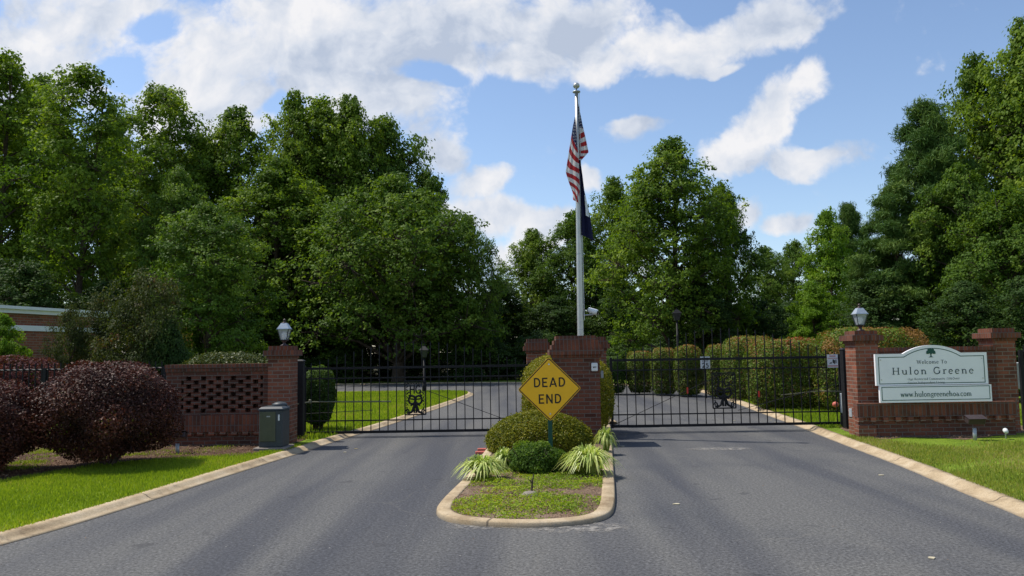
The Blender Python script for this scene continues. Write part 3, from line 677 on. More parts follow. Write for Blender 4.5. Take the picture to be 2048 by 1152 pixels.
SL = ['yellowish leaf lying left of centre on the left lane, the farther one', 'yellowish leaf lying on the left lane, the nearer one', 'pale scrap on the road behind the right gate below its ornament', 'pale scrap behind the right gate near the kerb, the farther one', 'pale scrap behind the right gate near the kerb, the nearer one', 'small pale leaf on the right lane beside the island nose', 'small pale leaf on the right lane near the sign wall kerb', 'pale leaf lying lowest right on the road', 'tiny pale scrap on the road right of the island kerb']
for i, (px, py, nm) in enumerate(SCR):
    c = gp(px, py); rg = random.Random(i); s = .028 if i != 7 else .03
    pl = [(c.x + s * math.cos(a * PI / 4) * rg.uniform(.7, 1.6), c.y + s * math.sin(a * PI / 4) * rg.uniform(.6, 1.2)) for a in range(8)]
    o = MB().slab(pl, .003, .009).build('fallen_leaf', M['litter'] if i > 1 else M['tan_metal']); o.data.materials[0] = plain('scrap', (.5, .44, .3), .8) if i else M['tan_metal']; tag(o, SL[i], 'leaf', 'scraps lying on the road')
for i, (px, py) in enumerate([(966, 902), (962, 908)]):
    c = gp(px, py); o = MB().box(c.x - .09, c.x + .09, c.y - .04, c.y + .04, .001, .045, .008).build('brick', M['pink']); tag(o, ['loose red brick on the road left of the island, the farther one', 'loose red brick on the road left of the island, the nearer one'][i], 'brick', 'loose bricks beside the island')

# ------------------------------------------------------------------ brickwork
def pier_parts(root, cx, cy, w, d, z0, zt, mat, tiers=3, plinth=None, name='pier', big=.05, capmat=None, inset=.0):
    """body with corbelled cap; returns the body (cap is its child)"""
    ch = .078; hc = tiers * ch + .07
    body = MB().box(cx - w / 2, cx + w / 2, cy - d / 2, cy + d / 2, z0, zt - hc)
    if plinth: body.box(cx - w / 2 - .03, cx + w / 2 + .03, cy - d / 2 - .03, cy + d / 2 + .03, z0, z0 + plinth)
    p = body.build(name, mat, root)
    cap = MB(); z = zt - hc
    cap.box(cx - w / 2 - .022, cx + w / 2 + .022, cy - d / 2 - .022, cy + d / 2 + .022, z, z + .05); z += .05
    e = big + .022
    hts = [ch + .02] + [ch] * (tiers - 1)
    for i, h in enumerate(hts):
        k = e - i * (e + inset) / max(1, tiers - 1) if tiers > 1 else e
        g = .004
        cap.box(cx - w / 2 - k, cx + w / 2 + k, cy - d / 2 - k, cy + d / 2 + k, z, z + h - g); 
        cap.box(cx - w / 2 - k + .012, cx + w / 2 + k - .012, cy - d / 2 - k + .012, cy + d / 2 + k - .012, z + h - g, z + h); z += h
    cap.build('cap', capmat or M['soldier'], p)
    return p
GL = LZ
# central pier
c0 = at(1154, 885, 14.25)
piC = thing('brick_pier', (c0.x, 14.25, GL - .03), 'wide dark red brick pier behind the yellow sign, with stepped cap', 'pier')
pier_parts(piC, c0.x, 14.25, .80, .62, GL - .03, at(1154, 671, 13.9).z, M['brick_dark'], 4, None, 'shaft', .05, None, .05)
for (px, pt, lab) in ((1074, 678, 'small rear brick pier left of the central pier, above the rounded hedge'), (1189, 674, 'small rear brick pier peeking out behind the right of the central pier')):
    d = 17.6; c = at(px, 700, d)
    r = thing('brick_pier', (c.x, d, GL), lab, 'pier'); pier_parts(r, c.x, d, .46, .46, GL, at(px, pt, d).z, M['brick'], 3, None, 'shaft', .05, M['soldier'])

# left wall
yl = 14.45
pL = at(565, 880, yl); zL = at(569, 692, yl).z
xl0 = at(336, 800, yl).x; xl1 = pL.x - .20; xlA = at(366, 800, yl).x; xlB = at(529, 800, yl).x
wl_root = thing('brick_wall', ((xl0 + xl1) / 2, yl, GL - .04), 'pierced red brick garden wall with openwork panel and lamp pier on the left', 'wall')
pier_parts(wl_root, pL.x, yl, .40, .46, GL - .04, zL, M['brick'], 2, None, 'pier', .05)
zb = at(450, 829, yl).z; zt = at(450, 742, yl).z; ztop = at(450, 728, yl).z; zh0 = at(450, 824, yl).z; zh1 = at(450, 752, yl).z
b = MB().box(xl0, xlA, yl - .10, yl + .10, zb, zt); b.box(xlB, xl1 - .002, yl - .10, yl + .10, zb, zt); b.box(xlA + .001, xlB - .001, yl - .10, yl + .10, zb, zh0); b.box(xlA + .001, xlB - .001, yl - .098, yl + .10, zh1, zt)
b.build('wall', M['brick_dark'], wl_root)
sc_ = MB(); nrow = int(round((zh1 - zh0) / .0677)); rh = (zh1 - zh0) / nrow; pitch = (xlB - xlA) / 5.5
for k in range(nrow):
    z = zh0 + k * rh; off = 0 if k % 2 else pitch / 2
    x = xlA - pitch + off
    while x < xlB:
        a0, a1 = max(x + .047, xlA + .002), min(x + pitch - .047, xlB - .002)
        if a1 - a0 > .02: sc_.box(a0, a1, yl - .095, yl + .055, z + .001, z + rh - .001)
        x += pitch
sc_.build('openwork_panel', M['brick_dark'], wl_root)
MB().box(xlA + .002, xlB - .002, yl + .057, yl + .098, zh0 + .001, zh1 - .001).build('back_leaf', M['brick_dark'], wl_root)
b = MB().box(xl0, xl1 - .001, yl - .16, yl + .16, at(450, 862, yl).z, zb - .002); b.build('soldier_course', M['soldier'], wl_root)
b = MB(); z1 = at(450, 862, yl).z - .001; z0_ = z1 - .055; x = xl0
b.box(xl0, xl1 - .001, yl - .13, yl + .13, GL - .04, z0_ - .002); b.build('base', M['brick_dark'], wl_root)
b = MB()
while x < xl1 - .1:
    b.box(x, x + .10, yl - .185, yl - .05, z0_, z1); x += .2
b.box(xl0, xl1 - .002, yl - .12, yl - .04, z0_, z1); b.build('dentil_course', M['brick'], wl_root)
b = MB().box(xl0, xl1 - .001, yl - .13, yl + .13, zt + .001, zt + .06); b.box(xl0, xl1 - .001, yl - .16, yl + .16, zt + .061, ztop); b.build('coping', M['soldier'], wl_root)

# right sign wall
yr = 14.35
pR1 = at(1731, 860, yr); pR2 = at(2001, 860, yr + .25); zR1 = at(1722, 662, yr).z; zR2 = at(1990, 657, yr + .25).z
wr = thing('brick_wall', ((pR1.x + pR2.x) / 2, yr, GL - .05), 'red brick sign wall with two capped piers and stepped base at right', 'wall')
tt = tag(pier_parts(wr, pR1.x, yr, .40, .44, GL - .05, zR1, M['brick'], 2, None, 'pier', .05), 'brick pier beside the gate, carrying a lantern')
tt = tag(pier_parts(wr, pR2.x, yr + .2, .40, .44, GL - .05, zR2, M['brick'], 2, None, 'pier', .05), 'far right brick pier of the sign wall, no lantern')
xa, xb = pR1.x + .202, pR2.x - .202
zwt = at(1850, 694, yr).z; zwb = at(1850, 803, yr).z
b = MB().box(xa, xb, yr - .08, yr + .12, zwb, zwt - .07); b.build('wall', M['brick_dark'], wr)
b = MB().box(xa, xb, yr - .11, yr + .15, zwt - .069, zwt); b.build('coping', M['soldier'], wr)
xs0, xs1 = at(1712, 830, yr - .35).x, at(2030, 830, yr - .35).x
zs1 = at(1850, 805, yr - .4).z; zs0 = at(1850, 833, yr - .4).z; zd = at(1850, 842, yr - .4).z
b = MB().box(xs0, xs1, yr - .42, yr - .255, zs0, zs1); b.build('soldier_course', M['soldier'], wr)
b = MB().box(xs0 + .02, xs1 - .02, yr - .38, yr - .255, GL - .05, zd - .002)
b.build('base', M['brick_dark'], wr)
b = MB().box(xs0 + .015, xs1 - .015, yr - .375, yr - .26, zd, zs0 - .001); x = xs0 + .0
while x < xs1 - .07:
    b.box(x, x + .085, yr - .45, yr - .37, zd + .001, zs0 - .002); x += .215
b.build('dentil_course', M['brick'], wr)
MB().box(xs0 - .0, xs0 + .30, yr - .44, yr - .26, GL - .05, zd - .06).build('corner_block', M['brick'], wr)

# ------------------------------------------------------------------ lettering from strokes
def arc(cx, cy, rx, ry, a0, a1, n=12): return [(cx + rx * math.cos(R(a0 + (a1 - a0) * i / n)), cy + ry * math.sin(R(a0 + (a1 - a0) * i / n))) for i in range(n + 1)]
T_, t_ = .105, .05
def ser(x, y, w=.13): return ([(x - w, y), (x + w, y)], .04)
def serl(x, y, w=.12): return ([(x - w, y), (x + .02, y)], .045)
G = {
 'H': (.84, [([(.16, 0), (.16, .7)], T_), ([(.66, 0), (.66, .7)], T_), ([(.16, .36), (.66, .36)], t_), ser(.16, .02), ser(.16, .68), ser(.66, .02), ser(.66, .68)]),
 'u': (.6, [([(.12, .44), (.12, .16)], T_), (arc(.28, .16, .16, .14, 180, 330), .075), ([(.46, .45), (.46, 0)], T_), serl(.12, .43), serl(.46, .43), ([(.44, .02), (.56, .02)], .04)]),
 'l': (.3, [([(.15, 0), (.15, .76)], T_), ser(.15, .02, .12), serl(.15, .74)]),
 'o': (.56, [(arc(.28, .22, .19, .215, 0, 360, 20), .082)]),
 'n': (.62, [([(.14, 0), (.14, .45)], T_), (arc(.31, .29, .16, .14, 170, 0), .075), ([(.47, .3), (.47, 0)], T_), ser(.14, .02, .11), ser(.47, .02, .11), serl(.14, .43)]),
 'G': (.8, [(arc(.38, .35, .3, .335, 50, 330, 22), .09), ([(.64, .32), (.64, .08)], T_), ser(.64, .32, .11), ([(.60, .68), (.60, .5)], .045)]),
 'r': (.42, [([(.14, 0), (.14, .45)], T_), (arc(.30, .29, .15, .14, 170, 50), .075), ser(.14, .02, .12), serl(.14, .43)]),
 'e': (.5, [(arc(.25, .22, .185, .215, 8, 315, 18), .08), ([(.08, .245), (.43, .245)], .04)]),
 'W': (1.0, [([(.1, .7), (.3, 0)], T_), ([(.3, 0), (.5, .68)], t_), ([(.5, .68), (.7, 0)], T_), ([(.7, 0), (.88, .7)], t_), ser(.1, .68), ser(.88, .68, .1)]),
 'c': (.48, [(arc(.26, .22, .19, .215, 45, 315, 16), .08)]),
 'm': (.9, [([(.14, 0), (.14, .45)], T_), (arc(.29, .29, .14, .14, 170, 0), .07), ([(.43, .3), (.43, 0)], T_), (arc(.58, .29, .14, .14, 170, 0), .07), ([(.72, .3), (.72, 0)], T_), ser(.14, .02, .1), ser(.43, .02, .1), ser(.72, .02, .1)]),
 'T': (.66, [([(.33, 0), (.33, .68)], T_), ([(.04, .67), (.62, .67)], .05), ([(.05, .68), (.05, .54)], .04), ([(.61, .68), (.61, .54)], .04), ser(.33, .02)]),
 'w': (.7, [([(.06, .45), (.2, 0)], T_), ([(.2, 0), (.34, .44)], t_), ([(.34, .44), (.48, 0)], T_), ([(.48, 0), (.62, .45)], t_), ser(.06, .44, .07), ser(.62, .44, .07)]),
 '.': (.24, [([(.12, 0), (.12, .09)], .1)]), ' ': (.34, []),
 'h': (.62, [([(.14, 0), (.14, .76)], T_), (arc(.31, .29, .16, .14, 170, 0), .075), ([(.47, .3), (.47, 0)], T_), ser(.14, .02, .11), ser(.47, .02, .11), serl(.14, .74)]),
 'g': (.54, [(arc(.26, .27, .16, .165, 0, 360, 16), .075), (arc(.26, -.08, .2, .12, 0, 360, 14), .055), ([(.4, .4), (.52, .45)], .05)]),
 'a': (.5, [(arc(.22, .14, .14, .13, 0, 360, 12), .07), ([(.38, .3), (.38, 0)], T_), (arc(.24, .31, .14, .13, 0, 150), .06), ([(.38, .02), (.48, .02)], .04)]),
 'A': (.74, [([(.1, 0), (.36, .7)], t_), ([(.36, .7), (.62, 0)], T_), ([(.18, .24), (.54, .24)], .04), ser(.1, .02, .09), ser(.62, .02, .1)]),
 'R': (.7, [([(.14, 0), (.14, .7)], T_), (arc(.30, .51, .2, .17, 90, -90), .075), ([(.14, .68), (.30, .68)], .05), ([(.14, .34), (.34, .34)], .05), ([(.34, .34), (.6, 0)], T_), ser(.14, .02)]),
 's': (.4, [(arc(.2, .33, .12, .11, 40, 250, 10), .06), (arc(.2, .12, .13, .12, 90, -140, 10), .07)]),
 't': (.36, [([(.16, .6), (.16, .1)], .09), (arc(.25, .1, .09, .09, 180, 300, 6), .06), ([(.05, .43), (.31, .43)], .045)]),
 'i': (.28, [([(.14, 0), (.14, .45)], T_), ([(.14, .58), (.14, .68)], .1), ser(.14, .02, .1)]),
 'd': (.58, [(arc(.24, .21, .17, .2, 0, 360, 16), .075), ([(.44, 0), (.44, .76)], T_)]),
 'C': (.72, [(arc(.38, .35, .3, .335, 50, 310, 20), .085)]),
 'y': (.52, [([(.08, .45), (.27, .02)], T_), ([(.46, .45), (.2, -.2)], t_), ser(.08, .44, .08), ser(.46, .44, .07)]),
 '(': (.32, [(arc(.34, .3, .2, .42, 130, 230, 8), .05)]), ')': (.32, [(arc(-.02, .3, .2, .42, 50, -50, 8), .05)]),
 '5': (.5, [([(.4, .66), (.14, .66), (.12, .4)], .06), (arc(.22, .22, .18, .2, 110, -140, 12), .08)]),
 '&': (.72, [(arc(.28, .53, .13, .14, -60, 240, 12), .065), (arc(.28, .18, .2, .17, 120, 330, 12), .08), ([(.2, .44), (.62, 0)], .09)]),
 'O': (.78, [(arc(.39, .35, .3, .335, 0, 360, 22), .09)]),
 'v': (.5, [([(.07, .45), (.25, 0)], T_), ([(.25, 0), (.43, .45)], t_)]),
 'S': (.54, [(arc(.27, .52, .16, .16, 40, 260, 12), .075), (arc(.27, .19, .18, .18, 90, -150, 12), .085)]),
 'I': (.34, [([(.17, 0), (.17, .7)], T_), ser(.17, .02), ser(.17, .68)]),
 'p': (.58, [([(.14, -.22), (.14, .45)], T_), (arc(.32, .22, .17, .2, 0, 360, 14), .075)]),
 'L': (.6, [([(.14, 0), (.14, .7)], T_), ([(.08, .025), (.54, .025)], .05), ([(.53, .02), (.53, .16)], .04), ser(.14, .68)]),
 '*': (.4, [([(.2, .26), (.2, .40)], .14)]),
}
w_ = .105
HG_ = {   # road-sign gothic
 'D': (.62, [([(.1, .02), (.1, .68)], w_), ([(.1, .65), (.26, .65)] + arc(.26, .35, .25, .30, 90, -90, 16) + [(.1, .05)], w_)]),
 'E': (.56, [([(.1, 0), (.1, .7)], w_), ([(.1, .65), (.48, .65)], w_), ([(.1, .355), (.42, .355)], w_), ([(.1, .05), (.48, .05)], w_)]),
 'A': (.70, [([(.07, 0), (.33, .7)], w_), ([(.33, .7), (.59, 0)], w_), ([(.16, .2), (.5, .2)], w_ * .9)]),
 'N': (.66, [([(.1, 0), (.1, .7)], w_), ([(.1, .68), (.52, .02)], w_), ([(.52, 0), (.52, .7)], w_)]),
 ' ': (.4, []),
 '2': (.52, [(arc(.25, .5, .18, .18, 170, -30, 12) + [(.08, .06)], .11), ([(.05, .05), (.46, .05)], .11)]),
 '5': (.52, [([(.42, .65), (.12, .65), (.11, .38)], .11), (arc(.24, .24, .18, .2, 130, -150, 14), .11)]),
 'S': (.5, [(arc(.24, .5, .15, .16, 30, 260, 10), .1), (arc(.24, .2, .17, .17, 90, -150, 10), .1)]), 'P': (.5, [([(.1, 0), (.1, .7)], .1), ([(.1, .65), (.26, .65)] + arc(.26, .48, .15, .16, 90, -90, 8) + [(.1, .32)], .1)]),
 'L': (.46, [([(.1, 0), (.1, .7)], .1), ([(.1, .05), (.42, .05)], .1)]), 'I': (.22, [([(.11, 0), (.11, .7)], .1)]), 'M': (.7, [([(.1, 0), (.1, .7)], .1), ([(.1, .7), (.33, .2), (.56, .7)], .09), ([(.56, .7), (.56, 0)], .1)]),
 'T': (.5, [([(.25, 0), (.25, .68)], .1), ([(.03, .65), (.47, .65)], .1)]), 'H': (.6, [([(.1, 0), (.1, .7)], .1), ([(.5, 0), (.5, .7)], .1), ([(.1, .35), (.5, .35)], .1)]), 'G': (.64, [(arc(.32, .35, .24, .31, 45, 330, 16), .1), ([(.34, .3), (.56, .3), (.56, .1)], .1)]),
 'W': (.85, [([(.06, .7), (.22, 0), (.4, .6), (.58, 0), (.74, .7)], .09)]), 'R': (.52, [([(.1, 0), (.1, .7)], .1), ([(.1, .65), (.26, .65)] + arc(.26, .5, .14, .15, 90, -90, 8) + [(.1, .35)], .1), ([(.28, .34), (.46, 0)], .1)]),
}
def ribbon(mb, pts, w, sx, sz, ox, oz, y):
    P = [Vector((ox + a * sx, oz + b * sz)) for a, b in pts]; hw = w * sz / 2; m = len(P)
    closed = (P[0] - P[-1]).length < 1e-4 and m > 3
    L = []; Rr = []
    for i in range(m):
        a = P[i - 1] if i > 0 else (P[-2] if closed else P[i]); b = P[i + 1] if i < m - 1 else (P[1] if closed else P[i])
        t = (b - a); t = t / (t.length or 1); nn = Vector((-t.y, t.x)); L.append(P[i] + nn * hw); Rr.append(P[i] - nn * hw)
    vs = [(p.x, y, p.y) for p in L] + [(p.x, y, p.y) for p in Rr]
    mb.add(vs, [(i, i + m, i + 1 + m, i + 1) for i in range(m - 1)])
def write(mb, text, cx, z, h, y, width=None, font=G, track=0.0, left=False):
    adv = sum(font[c][0] + track for c in text) - track; s = h / .7; sx = s if width is None else width / adv
    x = cx if left else cx - adv * sx / 2; k = 0
    for c in text:
        a, st = font[c]
        for pts, w in st:
            k += 1; ribbon(mb, pts, w, sx, s, x, z, y - .0004 * (k % 7))
        x += (a + track) * sx
    return x

# ------------------------------------------------------------------ welcome sign
ys = yr - .47
def Z(px, py, d=ys): return at(px, py, d).z
def X(px, py=750, d=ys): return at(px, py, d).x
sg = thing('welcome_sign', (X(1866), ys, zs1), 'white arched welcome sign with green lettering on the brick wall', 'sign')
xL, xR = X(1752), X(1976); zT = Z(1866, 706.5); zB = Z(1866, 769.5); zA = Z(1866, 690)
cx = (xL + xR) / 2 + .02
def arch_poly(ins):
    aw = X(1925) - X(1808) - ins * .6; ha = aw / 2; rise = zA - zT; rad = (ha * ha + rise * rise) / (2 * rise)
    p = [(xL + ins, zB + ins * .45), (xR - ins, zB + ins * .45), (xR - ins, zT - ins)]
    cz = zA - ins * 1.0 - rad; a0 = math.asin(min(1, ha / rad))
    for i in range(17): a = a0 - 2 * a0 * i / 16; p.append((cx + rad * math.sin(a), cz + rad * math.cos(a)))
    p += [(xL + ins, zT - ins)]; return p
rollm = Matrix.Translation(Vector((cx, 0, zB))) @ Matrix.Rotation(R(-.15), 4, 'Y') @ Matrix.Translation(Vector((-cx, 0, -zB)))
up_ = MB().plate(arch_poly(0), ys, ys + .05).xf(rollm).build('panel', M['sign_white'], sg)
def border(poly, w, y):
    mb = MB(); m = len(poly); cxx = sum(p[0] for p in poly) / m; 
    inn = []
    for i in range(m):
        a = Vector(poly[i - 1]); b_ = Vector(poly[i]); c = Vector(poly[(i + 1) % m]); t1 = (b_ - a).normalized(); t2 = (c - b_).normalized()
        n1 = Vector((-t1.y, t1.x)); n2 = Vector((-t2.y, t2.x)); nn = (n1 + n2); nn = nn / max(.3, nn.dot(n1)); inn.append(b_ + nn * w)
    vs = [(p[0], y, p[1]) for p in poly] + [(p.x, y, p.y) for p in inn]
    return mb.add(vs, [(i, (i + 1) % m, (i + 1) % m + m, i + m) for i in range(m)])
border(arch_poly(.05), .013, ys - .002).xf(rollm).build('border', M['sign_green'], up_)
tx = MB(); y_ = ys - .003
write(tx, 'Welcome To', X(1865), Z(1865, 727), .062, y_, X(1896) - X(1835), track=.03); tx.xf(rollm).build('lettering', M['sign_ink'], up_); tx = MB()
write(tx, 'Hulon Greene', X(1866), Z(1866, 748), .118, y_, X(1948) - X(1784), track=.16); tx.xf(rollm).build('lettering', M['sign_ink'], up_); tx = MB()
write(tx, '*Age Restricted Community (55&Over)', X(1813), Z(1860, 759.5), .036, y_, None, left=True); tx.xf(rollm).build('lettering', M['sign_ink'], up_); tx = MB()
write(tx, '*Senior Independent Living', X(1813), Z(1860, 767), .036, y_, None, left=True)
tx.xf(rollm).build('lettering', M['sign_ink'], up_)
tr = MB(); tc_x = X(1864); tz = Z(1864, 714.5)
tr.add([(tc_x - .012, y_, tz + .005), (tc_x + .012, y_, tz + .005), (tc_x + .009, y_, tz + .08), (tc_x - .009, y_, tz + .08)], [(0, 1, 2, 3)])
tr.add([(tc_x - .05, y_, tz), (tc_x + .05, y_, tz), (tc_x + .02, y_, tz + .012), (tc_x - .02, y_, tz + .012)], [(0, 1, 2, 3)])
for k, (dx, dz, r) in enumerate([(0, .105, .045), (-.045, .09, .034), (.045, .09, .034), (-.025, .125, .032), (.03, .122, .03), (-.062, .075, .02), (.062, .075, .02), (0, .075, .025)]):
    tr.add([(tc_x + dx + r * math.cos(a * PI / 6) * (1.12 if a % 2 else .92), y_ - .0006 * k - .0006, tz + dz + r * .9 * math.sin(a * PI / 6) * (1.12 if a % 2 else .92)) for a in range(12)], [tuple(range(12))])
tr.build('tree_emblem', M['sign_green'], up_)
for bx, bz in ((xL + .09, zT - .10), (xR - .09, zT - .10), (xL + .09, zB + .10), (xR - .09, zB + .10)):
    MB().tube([(bx, ys - .007, bz), (bx, ys - .001, bz)], .011, 8).xf(rollm).build('bolt', M['chrome'], up_)
x0l, x1l = X(1757), X(1980); zb0 = Z(1866, 804); zb1 = Z(1866, 770.3)
lw = MB().plate([(x0l, zb0), (x1l, zb0), (x1l, zb1), (x0l, zb1)], ys - .02, ys + .03).build('lower_panel', M['sign_white'], sg)
i_ = .03; border([(x0l + i_, zb0 + .035), (x1l - i_, zb0 + .035), (x1l - i_, zb1 - .018), (x0l + i_, zb1 - .018)], .012, ys - .022).build('border', M['sign_green'], lw)
tx = MB(); write(tx, 'www.hulongreenehoa.com', X(1869), Z(1869, 792.5), .085, ys - .024, X(1940) - X(1798)); tx.build('lettering', M['sign_green'], lw)

# ------------------------------------------------------------------ dead end sign
yd = 12.1; dc = at(1099, 778, yd); Hh = 63.5 / 1600 * yd * 1.0
fz = at(1099, 905, yd).z
ds = thing('warning_sign', (dc.x, yd, GL - .02), 'yellow diamond sign reading DEAD END on a green post', 'road sign')
def diamond(r, rc, n=5):
    p = []
    for k in range(4):
        a = PI / 2 * k; d = r - rc * (math.sqrt(2) - 1) - rc; c = (math.cos(a) * (r - rc * math.sqrt(2)), math.sin(a) * (r - rc * math.sqrt(2)))
        for i in range(n): q = a - PI / 4 + PI / 2 * i / (n - 1); p.append((c[0] + rc * math.cos(q), c[1] + rc * math.sin(q)))
    return [(dc.x + x, dc.z + z) for x, z in p]
rollS = Matrix.Translation(dc) @ Matrix.Rotation(R(-.5), 4, 'Y') @ Matrix.Rotation(R(3), 4, 'Z') @ Matrix.Translation(-dc)
pl = MB().plate(diamond(Hh, .035), yd - .002, yd + .004).xf(rollS).build('sign_plate', M['sign_yellow'], ds)
border(diamond(Hh - .012, .03), .014, yd - .004).xf(rollS).build('border', M['sign_black'], pl)
tx = MB(); write(tx, 'DEAD', dc.x + .004, dc.z + .030, .140, yd - .004, .488, HG_, .05); tx.xf(rollS).build('lettering', M['sign_black'], pl); tx = MB(); write(tx, 'END', dc.x + .004, dc.z - .216, .140, yd - .004, .355, HG_, .05)
tx.xf(rollS).build('lettering', M['sign_black'], pl)
for s in (.37, -.37): MB().tube([(dc.x, yd - .012, dc.z + s), (dc.x, yd - .002, dc.z + s)], .014, 8).xf(rollS).build('bolt', M['chrome'], ds)
pm = MB(); pm.box(dc.x - .032, dc.x + .032, yd + .006, yd + .012, GL - .02, dc.z + .42)
pm.box(dc.x - .032, dc.x - .026, yd + .012, yd + .04, GL - .02, dc.z + .42); pm.box(dc.x + .026, dc.x + .032, yd + .012, yd + .04, GL - .02, dc.z + .42); pm.build('post', M['post_green'], ds)

# ------------------------------------------------------------------ gates
def gate(name, xa, xb, yg, zbot, zrail, n, arch, label, orn_px, sides):
    g = thing(name, ((xa + xb) / 2, yg, 0), label, 'gate')
    fr = MB(); fr.box(xa, xb, yg - .022, yg + .022, zbot, zbot + .05); fr.box(xa, xb, yg - .02, yg + .02, zrail - .045, zrail)
    fr.box(xa - .05, xa - .001, yg - .025, yg + .025, zbot - .01, zrail + .03); fr.box(xb + .001, xb + .05, yg - .025, yg + .025, zbot - .01, zrail + .03)
    fr.build('frame', M['iron'], g)
    for z, nm in ((zbot + .24, 'lower_rail'), (zrail - .235, 'upper_rail')):
        MB().box(xa, xb, yg - .016, yg + .016, z, z + .024).build(nm, M['iron'], g)
    L = xb - xa; oc, ow, oz0, oz1 = orn_px
    for i in range(n):
        x = xa + L * (i + .6) / n; k = (x - xa) / L
        top = zrail + arch * math.sin(PI * k) ** 1.25 + .02
        p = MB(); r = .0085
        segs = [(zbot + .05, top)]
        if abs(x - oc) < ow: segs = [(zbot + .05, oz0), (zrail, top)]
        if len(segs) > 1: MB().box(x - r, x + r, yg - r, yg + r, *segs[0]).build('picket', M['iron'], g)
        p.box(x - r, x + r, yg - r, yg + r, *segs[-1])
        p.frustum((x, yg), .013, .013, top, .003, .003, top + .06)
        p.build('picket', M['iron'], g)
    # ornament: rectangular frame with HG above a scroll lyre
    y0 = yg - .03; o = MB(); s = oz1 - oz0
    def rib(pts, r=.014): o.tube([(oc + a * ow, y0, oz0 + b_ * s) for a, b_ in pts], r, 6)
    rib([(-1, 0), (1, 0)]); rib([(1, 0), (1, 1)]); rib([(-1, 1), (1, 1)]); rib([(-1, 0), (-1, 1)])
    for sx in (-1, 1):
        rib([(sx * (.32 + .32 * math.cos(a)), .44 + .12 * math.sin(a)) for a in [i * PI / 8 for i in range(17)]], .021)
        rib([(sx * .05, .33), (sx * .18, .2), (sx * .35, .08), (sx * .7, .04)], .024)
        rib([(sx * (.75 + .13 * math.cos(a)), .1 + .06 * math.sin(a)) for a in [i * PI / 6 for i in range(11)]], .014)
        rib([(sx * .1, .32), (sx * .35, .29), (sx * .45, .26)], .018); rib([(sx * .0, .45), (sx * .5, .47)], .016)
        for j in range(9): rib([(sx * .86, .06 + j * .105), (sx * .76, .10 + j * .105), (sx * .88, .13 + j * .105)], .011)
        rib([(sx * (.6 + .15 * math.cos(a)), .62 + .05 * math.sin(a)) for a in [i * PI / 6 for i in range(11)]], .012)
    rib([(0, .55), (0, .3)], .026); rib([(0, .33), (-.12, .18), (-.1, .05)], .02); rib([(0, .33), (.12, .18), (.1, .05)], .02)
    for j in range(7): rib([(-.75 + j * .25, .97), (-.65 + j * .25, .92), (-.55 + j * .25, .97)], .01)
    pn = o.build('ornament_panel', M['iron'], g)
    mg = MB(); write(mg, 'HG', oc, oz0 + s * .62, s * .26, y0 - .004, ow * 1.15, HG_); write(mg, 'HG', oc, oz0 + s * .62, s * .26, y0 + .012, ow * 1.15, HG_); mg.build('monogram', M['iron'], pn)
    rd = MB()
    for (p, q) in sides: rd.tube([p, q], .006, 5)
    rd.build('brace_rod', M['iron'], g)
    return g
yg = 16.0
zb_ = at(1450, 852, yg).z; zr_ = at(1450, 715, yg).z
xa, xb = at(1226, 790, yg).x, at(1679, 780, yg).x
oc = at(1447, 780, yg).x
gR = gate('iron_gate', xa, xb, yg, zb_, zr_, 26, .52, 'black iron driveway gate on the right, in front of the clipped hedges', (oc, .225, at(1447, 816, yg).z, at(1447, 746, yg).z),
     [((xa, yg + .03, zb_ + .05), (xa + (xb - xa) * .5, yg + .03, zr_ - .3)), ((xb, yg + .03, zr_ - .55), (xa + (xb - xa) * .55, yg + .03, zb_ + .3))])
xc, xd = at(612, 800, yg).x, at(1056, 790, yg).x
zb2 = at(830, 865, yg).z; zr2 = at(830, 732, yg).z; oc2 = at(831, 790, yg).x
gL = gate('iron_gate', xc, xd, yg, zb2, zr2, 26, .42, 'black iron driveway gate on the left, in front of the bright lawn', (oc2, .205, at(831, 829, yg).z, at(831, 762, yg).z),
     [((xd, yg + .03, zb2 + .05), (xc + (xd - xc) * .55, yg + .03, zr2 - .5)), ((xc, yg + .03, zb2 + .4), (xc + (xd - xc) * .3, yg + .03, zb2 + .45))])
# sign on right gate
sx, sz = at(1665, 722, yg - .03).x, at(1665, 722, yg - .03).z
ws = MB().box(sx - .105, sx + .105, yg - .035, yg - .029, sz - .13, sz + .13).build('warning_plate', M['white_paint'], gR); ws['label'] = 'small white camera warning sign wired to the gate end'
mm = MB(); y_ = yg - .037
for k, (a, b_, c, d_) in enumerate([(-.06, .06, .09, .105), (-.1, .1, .05, .058), (-.1, .1, -.105, -.09)]): mm.box(sx + a, sx + b_, y_ - .001, y_ + .001, sz + c, sz + d_)
mm.build('lettering', M['red'], ws)
mm = MB(); mm.add([(sx - .07, y_, sz - .05), (sx - .02, y_, sz - .05), (sx - .02, y_, sz - .02), (sx - .05, y_, sz - .03)], [(0, 1, 2, 3)]); mm.box(sx + .0, sx + .025, y_ - .001, y_, sz - .04, sz + .03); mm.box(sx + .03, sx + .05, y_ - .001, y_, sz - .06, sz + .015); mm.box(sx + .06, sx + .075, y_ - .001, y_, sz - .04, sz + .03); mm.build('pictogram', M['sign_black'], ws)
for px, py in ((1375, 781), (1518, 788)):
    c = at(px, py, yg - .02); MB().box(c.x - .014, c.x + .014, c.y - .012, c.y, c.z - .06, c.z + .06).build('reflector', M['red'], gR)
